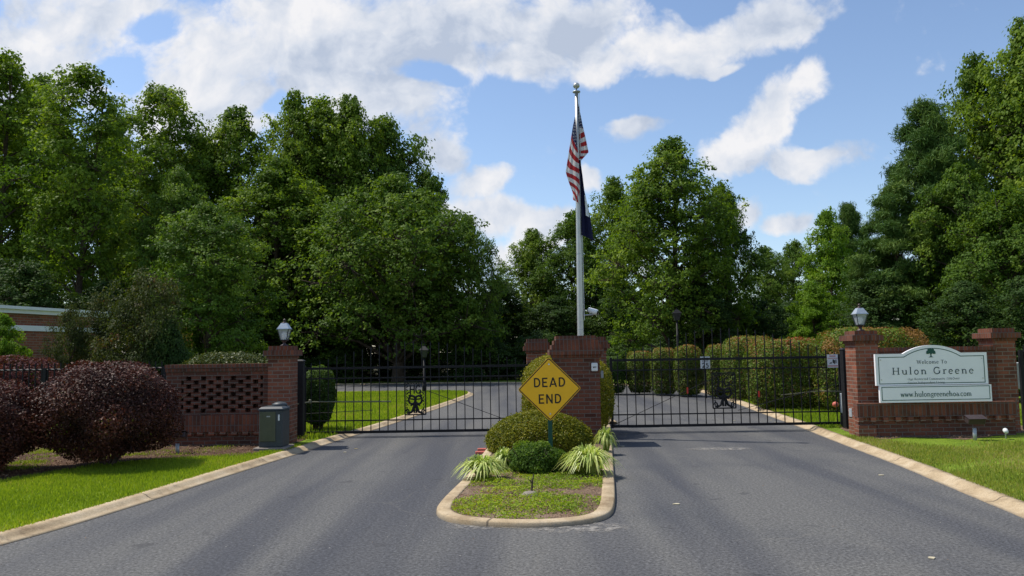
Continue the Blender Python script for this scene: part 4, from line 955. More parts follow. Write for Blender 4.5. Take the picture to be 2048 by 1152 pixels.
# posts
def gpost(px, py0, py1, w, d, label):
    c = at(px, 800, d); zt = at(px, py1, d).z; t = thing('gate_post', (c.x, d, GL - .03), label, 'post')
    MB().box(c.x - w / 2, c.x + w / 2, d - w / 2, d + w / 2, GL - .04, zt, .006).build('post', M['iron'], t)
    MB().frustum((c.x, d), w / 2 + .012, w / 2 + .012, zt + .001, w / 2 - .03, w / 2 - .03, zt + .03).build('cap', M['iron'], t); return c, t
cR, tR = gpost(1695, 860, 699, .16, 15.5, 'thick black steel gate post between right gate and sign wall')
cL, tL = gpost(600, 880, 722, .15, 15.4, 'thick black steel gate post beside the left lamp pier')
# gate openers
def opener(name, p0, p1, p2, label, box):
    t = thing(name, (box[0], box[1], GL), label, 'gate opener')
    bx, by, bz0, bz1, bw = box
    MB().box(bx - bw, bx + bw, by - .09, by + .09, bz0, bz1, .015).build('motor_box', M['grey_plastic'], t)
    MB().tube([p0, p1], .016, 7).tube([p1, p2], .014, 7).build('arm', M['olive_metal'], t)
    MB().lathe((p1[0], p1[1], p1[2] - .03), [(.028, 0), (.032, .02), (.028, .07), (.012, .08)], 10).build('joint', M['olive_metal'], t)
a0 = at(556, 812, 14.0); a1 = at(620, 804, 15.85); a2 = at(782, 803, 15.95)
t = thing('gate_opener', (a1.x, 15.7, GL), 'long olive gate opener arm reaching from the left pier across the left gate', 'gate opener')
MB().tube([at(577, 811, 14.9), a1], .015, 7).build('arm', M['olive_metal'], t); MB().tube([a1, a2], .014, 7).build('push_rod', M['olive_metal'], t)
MB().lathe((a1.x, a1.y, a1.z - .03), [(.028, 0), (.032, .02), (.028, .07), (.012, .08)], 10).build('joint', M['olive_metal'], t)
t = thing('gate_opener', (cR.x - .12, 15.75, GL), 'grey box gate opener with thin arm on the right gate', 'gate opener')
c = at(1683, 805, 15.85); MB().box(c.x - .03, c.x + .05, 15.72, 15.85, at(1683, 826, 15.85).z, at(1683, 786, 15.85).z, .01).build('motor_box', M['grey_plastic'], t)
MB().tube([at(1686, 783, 15.9), at(1640, 782, 16.08)], .013, 6).tube([at(1640, 782, 16.08), at(1562, 790, 16.1)], .011, 6).build('arm', M['olive_metal'], t)
c = at(1684, 838, 15.85); MB().box(c.x - .035, c.x + .035, 15.75, 15.85, GL - .02, at(1684, 830, 15.85).z).build('stand', M['iron'], t)
# small boxes on sign pier side
def small(name, px, py, d, w, h, dp, mat, label, cat, bv=.006):
    c = at(px, py, d); o = MB().box(c.x - w / 2, c.x + w / 2, d, d + dp, c.z - h / 2, c.z + h / 2, bv).build(name, M[mat]); return tag(o, label, cat)
small('hinge_bracket', 1704, 777, 14.6, .09, .10, .1, 'tan_metal', 'tan metal bracket between black gate post and sign pier', 'bracket')
small('junction_box', 1706, 826, 14.4, .05, .15, .12, 'grey_plastic', 'small grey electrical box low on the side of the sign pier', 'electrical box')
c = at(1707, 826, 14.45); o = MB().tube([(c.x, 14.46, GL), (c.x, 14.46, at(1707, 832, 14.45).z - .03)], .018, 8).build('conduit', M['galv']); tag(o, 'pale conduit running into the ground below the small grey box', 'pipe')
kp = thing('keypad', (at(1189, 734, 13.93).x, 13.93, at(1189, 745, 13.93).z), 'small white key switch plate on the central pier', 'key switch')
c = at(1189, 734, 13.93); MB().box(c.x - .055, c.x + .055, 13.905, 13.938, c.z - .072, c.z + .072, .012).build('plate', M['white_paint'], kp)
MB().box(c.x - .025, c.x + .03, 13.899, 13.904, c.z - .006, c.z + .006).box(c.x - .03, c.x - .01, 13.897, 13.9, c.z - .014, c.z + .002).build('arrow_mark', M['sign_black'], kp)
small('sensor_box', 1204, 749, 14.2, .05, .13, .06, 'grey_plastic', 'narrow pale sensor box on the right side of the central pier', 'sensor')
c = at(1671, 810, 17.2); o = MB().lathe((c.x, 17.2, c.z - .05), [(.012, 0), (.045, .012), (.06, .035), (.066, .06), (.06, .085), (.045, .108), (.012, .12)], 14).build('ball', M['pink'], smooth=True); tag(o, 'small faded red ball on the mulch behind the right gate end', 'ball')

# ------------------------------------------------------------------ lanterns
def lantern(c, s, label):
    x, y, z = c; t = thing('lantern', c, label, 'lamp')
    MB().lathe((x, y, z), [(.075 * s, 0), (.075 * s, .015 * s), (.03 * s, .03 * s), (.028 * s, .07 * s), (.05 * s, .085 * s), (.055 * s, .10 * s)], 12).build('base', M['bronze'], t, True)
    z1, z2, z3 = z + .10 * s, z + .30 * s, z + .44 * s
    fm = MB(); w0, w1 = .055 * s, .098 * s
    fm.frustum((x, y), w0, w0, z1, w0 + .004, w0 + .004, z1 + .014 * s)
    for ax in (-1, 1):
        for ay in (-1, 1): fm.tube([(x + ax * w0, y + ay * w0, z1), (x + ax * w1, y + ay * w1, z2)], .0075 * s, 4)
    fm.build('frame', M['lamp_metal'], t)
    g = MB().frustum((x, y), w0 - .006, w0 - .006, z1 + .016 * s, w1 - .008, w1 - .008, z2 - .002); g.build('glass', M['glass'], t)
    MB().lathe((x, y, z1 + .02 * s), [(.018 * s, 0), (.032 * s, .02 * s), (.046 * s, .06 * s), (.044 * s, .10 * s), (.025 * s, .135 * s), (.008 * s, .145 * s)], 12).build('bulb', M['lamp_frost'], t, True)
    rf = MB().frustum((x, y), w1 + .014 * s, w1 + .014 * s, z2, w1 + .012 * s, w1 + .012 * s, z2 + .012 * s)
    rf.frustum((x, y), w1 + .006 * s, w1 + .006 * s, z2 + .0125 * s, .05 * s, .05 * s, z3 - .03 * s); r_ = rf.build('roof', M['lamp_roof'], t)
    MB().lathe((x, y, z3 - .03 * s), [(.055 * s, 0), (.05 * s, .015 * s), (.02 * s, .02 * s), (.018 * s, .045 * s), (.028 * s, .052 * s), (.02 * s, .065 * s), (.004 * s, .085 * s)], 10).build('finial', M['bronze'], r_, True)
    return t
lantern((pL.x + .02, yl, zL), 1.0, 'grey four-sided lantern on top of the left brick pier')
lantern((pR1.x + .0, yr, zR1), 1.0, 'grey four-sided lantern on top of the sign wall pier')
def lamp_post(px, ptop, d, label):
    c = at(px, ptop, d); t = thing('street_lamp', (c.x, d, GL), label, 'street lamp')
    MB().lathe((c.x, d, GL), [(.09, 0), (.09, .3), (.05, .36), (.04, c.z - GL - .55)], 10).build('post', M['iron'], t, True)
    z = c.z - .55
    MB().frustum((c.x, d), .09, .09, z, .16, .16, z + .3).build('lamp_glass', M['lamp_metal'], t); MB().frustum((c.x, d), .19, .19, z + .301, .05, .05, z + .46).frustum((c.x, d), .02, .02, z + .461, .01, .01, z + .55).build('roof', M['iron'], t)
lamp_post(1353, 615, 34, 'tall black street lamp beyond the right gate, before dark trees')
lamp_post(848, 688, 33, 'low street lamp beyond the left gate, under the round tree')

# ------------------------------------------------------------------ flagpole and flags
yp = 15.1; pb = at(1160, 668, yp); ptp = at(1153, 186, yp); H0 = GL
dirp = (ptp - pb); 
p0 = Vector((pb.x + .0, yp, GL)); top = Vector((ptp.x, yp, ptp.z))
p0.x = pb.x
fp = thing('flagpole', p0, 'tall tapered aluminium flagpole with ball finial behind the central pier', 'flagpole')
pole_pts = [p0.lerp(top, k / 6) for k in range(7)]
MB().tube(pole_pts, [.062, .062, .060, .056, .050, .042, .034], 14).build('pole', M['pole'], fp, True)
for k in (.30, .52): q = p0.lerp(top, k); MB().tube([q, q + Vector((0, 0, .012))], .066 - .012 * k, 14).build('joint_ring', M['galv'], fp)
MB().lathe((top.x, yp, top.z), [(.03, 0), (.075, .012), (.075, .03), (.03, .04), (.014, .05), (.014, .09)], 14).build('truck', M['galv'], fp, True)
MB().lathe((top.x, yp, top.z + .085), [(.01, 0), (.04, .012), (.06, .035), (.066, .06), (.06, .085), (.04, .108), (.008, .12)], 16).build('ball', M['pole'], fp, True)
MB().tube([(top.x + .05, yp - .03, top.z), (pb.x + .085, yp - .03, 2.2)], .005, 4).build('halyard', M['white_paint'], fp)
def flag_mat():
    m, n, b = new_mat('flag_cloth'); uv = n('ShaderNodeUVMap'); uv.uv_map = 'UVMap'; s = n('ShaderNodeSeparateXYZ', i_0=uv.outputs[0])
    v = s.outputs[1]; st = n.math('GREATER_THAN', n.math('FRACT', n.math('MULTIPLY', v, 6.5)), .5)
    c = n.mix(st, (.42, .03, .035), (.72, .70, .70))
    sp = n('ShaderNodeTexVoronoi', i_Vector=uv.outputs[0], i_Scale=17, i_Randomness=.2); star = n.math('LESS_THAN', sp.outputs['Distance'], .27)
    blue = n.mix(star, (.018, .028, .11), (.6, .6, .62))
    c = n.mix(n.math('LESS_THAN', s.outputs[0], 0.0), c, blue)
    n.link(c, b.inputs['Base Color']); b.inputs['Roughness'].default_value = .75
    tr = n('ShaderNodeBsdfTranslucent'); n.link(c, tr.inputs[0]); mx = n('ShaderNodeMixShader'); mx.inputs[0].default_value = .4
    n.link(b.outputs[0], mx.inputs[1]); n.link(tr.outputs[0], mx.inputs[2]); n.link(mx.outputs[0], n.nt.nodes['Material Output'].inputs[0]); return m
M['flag'] = flag_mat(); M['navy'] = leaf_mat('navy_cloth', [(0, (.012, .013, .045)), (1, (.012, .013, .045))], .25, .8, .2, (1, 1, 1.1))
def zc(x, y): return 1100 + x / 3.291, 150 + y / 3.291     # zoomed drawing coordinates -> photograph
def cloth(name, left, right, m, uvf, nu=10, nv=30, fold=.03, y0=yp, folds=3, solid=.003):
    def interp(c, k):
        k = k * (len(c) - 1); i = min(int(k), len(c) - 2); a, b_ = c[i], c[i + 1]; q = k - i; return (a[0] + (b_[0] - a[0]) * q, a[1] + (b_[1] - a[1]) * q)
    vs = []; uv = []
    for j in range(nv + 1):
        l = interp(left, j / nv); r = interp(right, j / nv)
        for i in range(nu + 1):
            k = i / nu; x, y = l[0] + (r[0] - l[0]) * k, l[1] + (r[1] - l[1]) * k
            px, py = zc(x, y); d = y0 + fold * math.sin(k * folds * PI + j / nv * 2.0) * (.4 + .6 * j / nv)
            p = at(px, py, d); vs.append(tuple(p)); uv.append(uvf(k, j / nv))
    fs = []; us = []
    for j in range(nv):
        for i in range(nu):
            f = (j * (nu + 1) + i, (j + 1) * (nu + 1) + i, (j + 1) * (nu + 1) + i + 1, j * (nu + 1) + i + 1); fs.append(f); us.append([uv[q] for q in f])
    return MB().add(vs, fs, us)
fo = thing('flag', (top.x, yp, at(1153, 410, yp).z), 'red, white and blue striped flag hanging limp from the pole', 'flag')
lf = [(164, 275), (150, 340), (136, 430), (120, 530), (103, 640), (125, 710), (150, 775), (152, 822)]; rf_ = [(168, 275), (172, 340), (176, 420), (184, 500), (190, 580), (192, 660), (196, 750), (188, 842)]
def uvL(k, j):
    s = j * 1.6 - k * .30; return ((.8 if s > .35 else -.2 - k * .1), s * .8 + .04) if s > .35 else (-.3 - .3 * k, s)
cloth('front_fold', lf, rf_, M['flag'], uvL, fold=.035, y0=yp - .10).build('front_fold', M['flag'], fo, True)
ll = [(174, 130), (178, 220), (184, 320), (190, 430), (192, 500), (196, 555)]; rr = [(177, 135), (196, 235), (215, 330), (236, 420), (254, 508), (204, 564)]
def uvR(k, j): s = j * 1.45 + k * .05; return (.8, s * .8 + .0) if s > .68 else (-.3 - .3 * k, s)
cloth('rear_fold', ll, rr, M['flag'], uvR, nu=8, fold=.03, y0=yp - .02).build('rear_fold', M['flag'], fo, True)
f2 = thing('flag', (top.x + .1, yp, at(1170, 478, yp).z), 'dark navy flag with white emblem hanging below the striped flag', 'flag')
nv_ = cloth('cloth', [(186, 560), (196, 650), (200, 760), (203, 860), (205, 960), (206, 1052)], [(200, 560), (214, 660), (226, 760), (246, 850), (268, 950), (286, 1088)], M['navy'], lambda k, j: (k, j), fold=.03, y0=yp - .05, folds=4).build('cloth', M['navy'], f2, True)
em = cloth('e', [(226, 790), (230, 830), (234, 880), (236, 925)], [(231, 790), (244, 840), (252, 890), (258, 935)], M['white_paint'], lambda k, j: (k, j), nu=4, nv=6, fold=.02, y0=yp - .095, folds=2).build('emblem', M['white_paint'], nv_, True)
# camera / floodlight on pole
c = at(1185, 622, yp); sc2 = thing('security_camera', (c.x, yp, c.z - .08), 'white security camera on a short bracket on the flagpole', 'camera')
MB().tube([(at(1163, 630, yp).x, yp, at(1163, 631, yp).z), (c.x + .02, yp, at(1188, 629, yp).z), (c.x + .02, yp, c.z)], .013, 7).build('bracket', M['galv'], sc2)
dv = Vector((.9, -.35, -.35)).normalized(); MB().tube([c - dv * .09, c - dv * .085, c + dv * .07, c + dv * .10], [.03, .045, .055, .052], 12).build('housing', M['white_paint'], sc2, True)
MB().tube([c + dv * .101, c + dv * .106], .04, 12).build('lens', M['sign_black'], sc2)

# ------------------------------------------------------------------ utility pedestal, spotlights, fences
yu = 13.55
c = at(546, 880, yu); up = thing('utility_pedestal', (c.x, yu, GL), 'squat grey-green utility pedestal on a concrete pad before the left pier', 'utility box')
w2 = (at(570, 850, yu).x - at(523, 850, yu).x) / 2; zt_ = at(546, 816, yu).z; zb0_ = GL + .05
MB().box(c.x - w2 - .07, c.x + w2 + .07, yu - .22, yu + .35, GL - .03, zb0_, .01).build('pad', M['pad'], up)
bd = MB().box(c.x - w2, c.x + w2, yu - .14, yu + .28, zb0_, zt_ - .03, .012).build('body', M['utility_grey'], up)
MB().box(c.x - w2 + .02, c.x + w2 * .42, yu - .155, yu - .139, zb0_ + .10, zt_ - .05, .004).build('door', M['utility_green'], bd)
lid = MB().frustum((c.x, yu + .07), w2 + .015, .225, zt_ - .029, w2 + .01, .22, zt_ - .005).frustum((c.x, yu + .07), w2 + .005, .215, zt_ - .0045, w2 - .03, .17, zt_ + .025).build('lid', M['utility_grey'], up)
MB().lathe((c.x + .05, yu + .2, zt_ + .012), [(.12, 0), (.13, .02), (.12, .05), (.08, .07), (.02, .08)], 14).build('dome', M['utility_grey'], up, True)
MB().box(c.x - w2 * .32, c.x - w2 * .02, yu - .1605, yu - .1565, zt_ - .14, zt_ - .12).build('label_plate', M['galv'], bd)
MB().box(c.x + w2 * .62, c.x + w2 * .76, yu - .146, yu - .141, zt_ - .20, zt_ - .10).build('handle', M['white_paint'], bd)
def spot(px, pyt, pyb, d, label, tilt=.3):
    t0 = at(px, pyt, d); b0 = at(px, pyb, d); t = thing('spotlight', (b0.x, d, GL), label, 'spotlight')
    MB().lathe((b0.x, d, GL - .03), [(.03, 0), (.03, t0.z - GL - .10)], 10).build('stake', M['galv'], t, True)
    m = MB().box(-.14, .14, -.07, .07, -.05, .05, .01); m.box(-.15, .15, -.09, .075, .051, .06)
    m.xf(Matrix.Translation((t0.x, d, t0.z)) @ Matrix.Rotation(tilt, 4, 'X')).build('head', M['bronze'], t)
spot(355, 871, 903, 13.2, 'dark floodlight on a short stake before the left wall', -.35)
spot(1950, 840, 878, 13.3, 'dark bronze floodlight on a stake before the welcome sign wall', .35)
c = at(2012, 862, 13.4); t = thing('ground_spotlight', (c.x, 13.4, GL), 'small white bullet spotlight lying low at the right end of the sign wall', 'spotlight')
MB().tube([(c.x - .06, 13.3, c.z + .0), (c.x + .0, 13.42, c.z + .01)], [.035, .04], 10).build('head', M['white_paint'], t, True); MB().tube([(c.x, 13.42, c.z), (c.x + .02, 13.45, GL - .03)], .012, 6).build('stake', M['galv'], t)
c = at(2034, 751, 14.9); o = MB().box(c.x - .07, c.x + .07, 14.88, 14.96, at(2034, 778, 14.9).z, at(2034, 725, 14.9).z, .01).build('meter_box', M['white_paint']); tag(o, 'white panel mounted beside the far right brick pier', 'panel')
def fence(x0, x1, y0, y1, zt, n, label, posts=2):
    t = thing('iron_fence', ((x0 + x1) / 2, (y0 + y1) / 2, GL), label, 'fence'); a = Vector((x0, y0, 0)); b_ = Vector((x1, y1, 0))
    for z, nm in ((zt - .12, 'top_rail'), (GL + .12, 'bottom_rail')):
        MB().tube([a + Vector((0, 0, z)), b_ + Vector((0, 0, z))], .018, 4).build(nm, M['iron'], t)
    for i in range(n):
        p = a.lerp(b_, (i + .5) / n); MB().box(p.x - .009, p.x + .009, p.y - .009, p.y + .009, GL + .04, zt).build('picket', M['iron'], t)
    for i in range(posts): p = a.lerp(b_, i / max(1, posts - 1)); MB().box(p.x - .03, p.x + .03, p.y - .03, p.y + .03, GL - .02, zt - .09).build('post', M['iron'], t)
pa = at(-150, 740, 14.9); pb_ = at(330, 737, 14.9)
fence(pa.x, pb_.x, 14.9, 14.9, at(60, 727, 14.9).z, 38, 'black iron fence behind the purple shrubs at left', 3)
pa = at(2043, 740, 14.75); fence(pa.x, pa.x + 4, 14.75, 14.9, at(2045, 690, 14.75).z, 30, 'black iron fence running right from the sign wall', 3)
# speed limit sign
c = at(1409, 725, 26); t = thing('speed_limit_sign', (c.x, 26, GL), 'small white SPEED LIMIT 25 sign among the hedges behind the right gate', 'road sign')
w2 = .155; zt_ = at(1409, 713, 26).z; zb0_ = at(1409, 738, 26).z
pl = MB().box(c.x - w2, c.x + w2, 25.9, 25.905, zb0_, zt_).build('sign_plate', M['white_paint'], t)
hz = zt_ - zb0_
tx = MB(); write(tx, 'SPEED', c.x, zt_ - hz * .23, hz * .15, 25.896, .2, HG_); write(tx, 'LIMIT', c.x, zt_ - hz * .44, hz * .15, 25.896, .2, HG_); write(tx, '25', c.x, zb0_ + hz * .1, hz * .38, 25.896, .22, HG_, .1); tx.build('lettering', M['sign_black'], pl)
MB().box(c.x - .025, c.x + .025, 25.91, 25.95, GL, zt_ - .02).build('post', M['iron'], t)

# ------------------------------------------------------------------ brick building at left
A = at(-260, 700, 17); B = at(206, 700, 23.4)
bl = thing('brick_building', ((A.x + B.x) / 2, 20, GL), 'low brick building with white cornice bands behind the shrubs at far left', 'building')
hA = at(0, 613, at(0, 613, 20).y).z
d1 = 20.0; zt_ = at(0, 614, 20.6).z
dirw = (Vector((B.x, B.y, 0)) - Vector((A.x, A.y, 0))).normalized(); nrm = Vector((-dirw.y, dirw.x, 0))
def wallbox(z0, z1, out, nm, m):
    a = Vector((A.x, A.y, 0)) - nrm * out; b_ = Vector((B.x, B.y, 0)) - nrm * out + dirw * out; c_ = b_ + nrm * (9 + 2 * out); d_ = a + nrm * (9 + 2 * out)
    return MB().slab([(p.x, p.y) for p in (a, b_, c_, d_)], z0, z1).build(nm, m, bl)
wallbox(GL - .05, zt_ - .18, 0, 'wall', M['brick'])
wallbox(zt_ - .18 + .001, zt_ - .08, .10, 'cornice', M['white_paint']); wallbox(zt_ - .079, zt_, .18, 'roof_edge', M['white_paint'])
wallbox(zt_ - .62, zt_ - .48, .05, 'white_band', M['white_paint'])

# ------------------------------------------------------------------ shrubs
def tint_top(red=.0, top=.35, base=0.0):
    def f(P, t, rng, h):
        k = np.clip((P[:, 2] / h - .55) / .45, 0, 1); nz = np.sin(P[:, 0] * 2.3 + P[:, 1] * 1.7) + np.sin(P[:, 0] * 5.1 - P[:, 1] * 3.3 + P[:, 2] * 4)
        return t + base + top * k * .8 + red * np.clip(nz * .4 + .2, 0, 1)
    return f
def at_shrub(name, pxl, pxr, pyt, pyb, d, mat, label, dep=None, zg=GL, **kw):
    xl, xr = at(pxl, 800, d).x, at(pxr, 800, d).x; rx = (xr - xl) / 2; ry = dep if dep else rx
    h = at((pxl + pxr) / 2, pyt, d).z - zg
    return shrub(name, ((xl + xr) / 2, d, zg), rx, ry, h, M[mat], label, **kw)
at_shrub('purple_shrub', 92, 341, 728, 925, 11.9, 'purple', 'large rounded dark purple shrub beside the left brick wall', dep=.85, leaf=.036, n=56000, p=2.6, z0=.14, seed=11, lump=.10, shell=.6, stems=14)
at_shrub('purple_shrub', -150, 64, 768, 960, 11.2, 'purple', 'dark purple shrub cut off by the left edge of the photo', dep=.8, leaf=.036, n=44000, p=2.6, z0=.08, seed=12, lump=.09, shell=.62, stems=9)
at_shrub('maroon_shrub', -60, 128, 712, 880, 15.9, 'maroon', 'reddish maroon shrub behind the left iron fence', dep=.7, leaf=.05, n=14000, seed=13)
at_shrub('maroon_shrub', -40, 58, 736, 880, 15.2, 'maroon', 'smaller maroon shrub low behind the fence at the left edge', dep=.35, leaf=.045, n=8000, seed=113)
at_shrub('hedge', 362, 545, 706, 880, 15.6, 'variegated', 'variegated hedge with pale flecks peeping over the left brick wall', dep=.5, leaf=.05, n=14000, p=4, seed=14)
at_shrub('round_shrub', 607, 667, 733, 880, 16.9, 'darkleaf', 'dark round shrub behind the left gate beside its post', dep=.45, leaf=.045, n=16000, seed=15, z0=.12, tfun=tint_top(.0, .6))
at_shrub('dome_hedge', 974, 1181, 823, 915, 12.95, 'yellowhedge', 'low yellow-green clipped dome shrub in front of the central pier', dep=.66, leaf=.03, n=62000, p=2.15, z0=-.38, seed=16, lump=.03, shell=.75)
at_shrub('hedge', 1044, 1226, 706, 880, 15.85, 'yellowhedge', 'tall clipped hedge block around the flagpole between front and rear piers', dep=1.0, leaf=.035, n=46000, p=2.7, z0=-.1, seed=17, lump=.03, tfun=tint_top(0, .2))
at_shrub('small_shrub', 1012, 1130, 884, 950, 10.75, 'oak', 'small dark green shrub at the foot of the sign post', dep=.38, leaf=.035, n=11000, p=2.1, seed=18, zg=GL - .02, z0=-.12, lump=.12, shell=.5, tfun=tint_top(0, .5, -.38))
# liriope clumps
def clump(px, py, label, r, h, nb, seed, mat='liriope'):
    c = gp(px, py, GL - .02); rng = np.random.default_rng(seed); Q = []; T = []
    for i in range(nb):
        a = rng.uniform(0, 2 * PI); r0 = rng.uniform(0, .15) * r; L = rng.uniform(.7, 1.1); uu = rng.uniform(0, 1); hh = h * rng.uniform(.7, 1.1) * (1 - .35 * uu); rr = r * (.12 + .95 * uu) * rng.uniform(.85, 1.15)
        b0 = np.array([math.cos(a + 1) * r0, math.sin(a + 1) * r0, 0]); w = rng.uniform(.013, .023); dr = np.array([math.cos(a), math.sin(a), 0]); sd_ = np.array([-dr[1], dr[0], 0])
        pts = []; K = 5; td = 1.35 + 1.6 * uu
        for k in range(K + 1):
            s = k / K; pts.append(b0 + dr * rr * (s ** 1.15) + np.array([0, 0, hh * (math.sin(s * td) / math.sin(min(td, 1.57)))]))
        t = rng.normal(.55, .2)
        for k in range(K):
            wa = w * (1 - (k / K) ** 2) + .001; wb = w * (1 - ((k + 1) / K) ** 2) + .001
            Q.append([pts[k] - sd_ * wa, pts[k] + sd_ * wa, pts[k + 1] + sd_ * wb, pts[k + 1] - sd_ * wb]); T.append(t)
    me = quads_mesh('blades', np.array(Q), np.clip(np.array(T), 0, 1), M[mat]); o = bpy.data.objects.new('grass_clump', me); COL.objects.link(o); o.location = c
    return tag(o, label, 'plant')
clump(965, 958, 'pale striped grass clump on the left of the island', .36, .30, 380, 41)
clump(1008, 940, 'pale striped grass clump tucked beside the left clump near the small shrub', .22, .30, 170, 44)
clump(1178, 950, 'largest pale striped grass clump on the right of the island', .40, .38, 520, 42)
clump(1212, 905, 'pale striped grass clump behind the right clump next to the kerb', .20, .40, 180, 43)
c = gp(1063, 985, GL); o = MB().tube([(c.x, c.y, GL - .04), (c.x + .01, c.y, GL + .12), (c.x + .03, c.y + .02, GL + .20)], [.012, .01, .006], 6).tube([(c.x + .01, c.y, GL + .1), (c.x - .03, c.y - .02, GL + .15)], [.007, .004], 5).build('dead_stem', M['bark']); tag(o, 'short dark bare stem sticking up from the island soil', 'stem')
c = gp(1060, 990, GL - .01); o = MB().lathe((c.x, c.y, GL - .03), [(.11, 0), (.10, .03), (.06, .055), (.01, .06)], 9).build('rock', M['pad'], smooth=True); tag(o, 'flat grey stone half buried in the island soil', 'stone')

# clipped hedges behind right gate
hd = [(1206, 1250, 713, 770, 30, .0, 'dark clipped shrub right behind the central hedge, farthest left of the row', 'darkleaf'),
      (1256, 1308, 703, 770, 30, .10, 'clipped rounded hedge block, first and farthest of the red-tipped row', 'photinia'),
      (1304, 1356, 696, 772, 29, .15, 'clipped hedge block second in the row, left of the speed limit sign', 'photinia'),
      (1352, 1404, 691, 774, 28, .2, 'clipped hedge block just left of the speed limit sign', 'photinia'),
      (1414, 1470, 690, 782, 26.6, .15, 'clipped hedge block just right of the speed limit sign', 'photinia'),
      (1450, 1552, 672, 790, 25, .05, 'tall yellow-green rounded hedge behind the gate ornament', 'photinia'),
      (1500, 1672, 678, 806, 21, .35, 'broad dark-fronted hedge behind the right part of the gate', 'photinia'),
      (1640, 1852, 656, 830, 19.5, 1.0, 'red-tipped hedge rising behind the sign wall and its lantern', 'photinia')]
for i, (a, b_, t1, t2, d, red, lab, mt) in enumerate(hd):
    at_shrub('hedge', a, b_, t1, t2, d, mt, lab, dep=(.55 if i < 5 else .9), leaf=.055, n=[9000, 11000, 11000, 11000, 12000, 20000, 30000, 30000][i], p=4.2, z0=.0, seed=60 + i, lump=.035, tfun=tint_top(red, .5, -.12), group='clipped hedges behind the right gate', stems=3)

# ------------------------------------------------------------------ trees
tallA = make_tree(101, 14, 3.2, 3.0, 'tall', M['gum'], 34, 50, 18, .14, .36, .20, cr=.30)
tallB = make_tree(102, 14, 4.2, 3.0, 'tall', M['gum'], 30, 50, 17, .14, .38, .20, cr=.30)
oakA = make_tree(103, 8, 1.2, 4.2, 'dome', M['oak'], 44, 52, 19, .115, .28, .22, cr=.28)
oakB = make_tree(104, 12, 1.6, 4.2, 'cone', M['oak'], 46, 50, 19, .145, .29, .25, cr=.33)
oakC = make_tree(114, 12, 1.8, 4.4, 'dome', M['oak'], 44, 50, 19, .15, .29, .25, cr=.34)
gumC = make_tree(115, 12, 1.8, 4.2, 'cone', M['gum'], 46, 50, 19, .145, .30, .25, cr=.33)
darkA = make_tree(105, 10, .5, 3.6, 'dome', M['darkleaf'], 34, 44, 20, .15, .32, .2, cr=.36)
brightA = make_tree(106, 9, 1.0, 3.0, 'cone', M['bright'], 34, 44, 18, .14, .32, .16, cr=.3)
pineA = make_tree(107, 14, 2.0, 3.4, 'pine', M['pine'], 48, 26, 70, .32, .24, .2, True, .55)
bushA = make_tree(108, 4, .1, 2.6, 'bush', M['darkleaf'], 24, 24, 40, .14, .36, .06, cr=.42)
bushB = make_tree(109, 4, .3, 2.2, 'bush', M['myrtle'], 26, 20, 34, .075, .3, .05, cr=.3)
def T(proto, px, pyt, wpx, d, rot, label, name='broadleaf_tree', group=None, zg=GL, cat='tree'):
    if proto is oakA: d = 46.3 if px < 900 else 46.9          # on the far side of the cross road
    elif name == 'thicket_bush': d = max(d, 46.0)
    elif px < 1320 and d >= (28.5 if px > 480 else 33.5): d = 48 + (d - 28.5) * .7
    c = at(px, pyt, d); half = wpx / 2 / 1600 * d
    return put_tree(proto, c.x, d, zg, c.z, half, rot, label, cat, name, group)
# left stand
T(tallA, 10, 92, 270, 34, .3, 'tall light green tree at the left edge of the photo')
T(tallB, 165, 118, 270, 33, 1.4, 'tall light green tree second from the left, with visible trunk')
T(tallA, 328, 158, 240, 34, 2.6, 'tall light green tree with split crown above the bronze shrub')
T(tallB, 95, 230, 170, 44, 3.6, 'tree standing farther back between the two leftmost tall trees')
T(tallA, 248, 300, 170, 46, 4.4, 'lower tree farther back in the gap left of the split crown tree')
T(gumC, 470, 214, 300, 36, .9, 'broad green tree right of the split crown tree')
T(gumC, 588, 186, 240, 38, 5.2, 'slim pointed tree top left of the twin tops')
T(tallA, 640, 184, 220, 39, .2, 'slim pointed tree top, middle of three spires')
T(gumC, 700, 192, 270, 38, 2.1, 'broad green tree with pointed top behind the round tree')
T(oakC, 765, 226, 300, 41, 3.3, 'airy dark tree behind and above the round tree, right side')
T(gumC, 560, 320, 340, 31, 4.1, 'wide green tree filling the middle left, behind the lamp pier')
T(oakC, 420, 400, 300, 28, 1.1, 'dark green tree behind the left brick wall')
T(oakA, 795, 346, 440, 26, .5, 'large round-headed tree behind the left gate with forked trunk')
T(oakA, 935, 428, 180, 30, 2.2, 'smaller dark round tree leaning right of the large round tree')
T(gumC, 80, 150, 260, 42, 1.2, 'light green tree filling the gap between the two leftmost tall trees')
T(gumC, 230, 230, 230, 41, 2.9, 'light green tree behind the second tall tree and the split crown tree')
T(oakC, 400, 260, 260, 43, .4, 'green tree behind, between the split crown tree and the broad green tree')
T(oakC, 660, 250, 320, 44, 5.5, 'wide green tree behind the three spires')
T(oakB, 850, 330, 160, 37, 1.0, 'airy tree right of and behind the round tree top')
T(oakB, 360, 330, 220, 33, 3.0, 'mid-height green tree under the split crown tree')
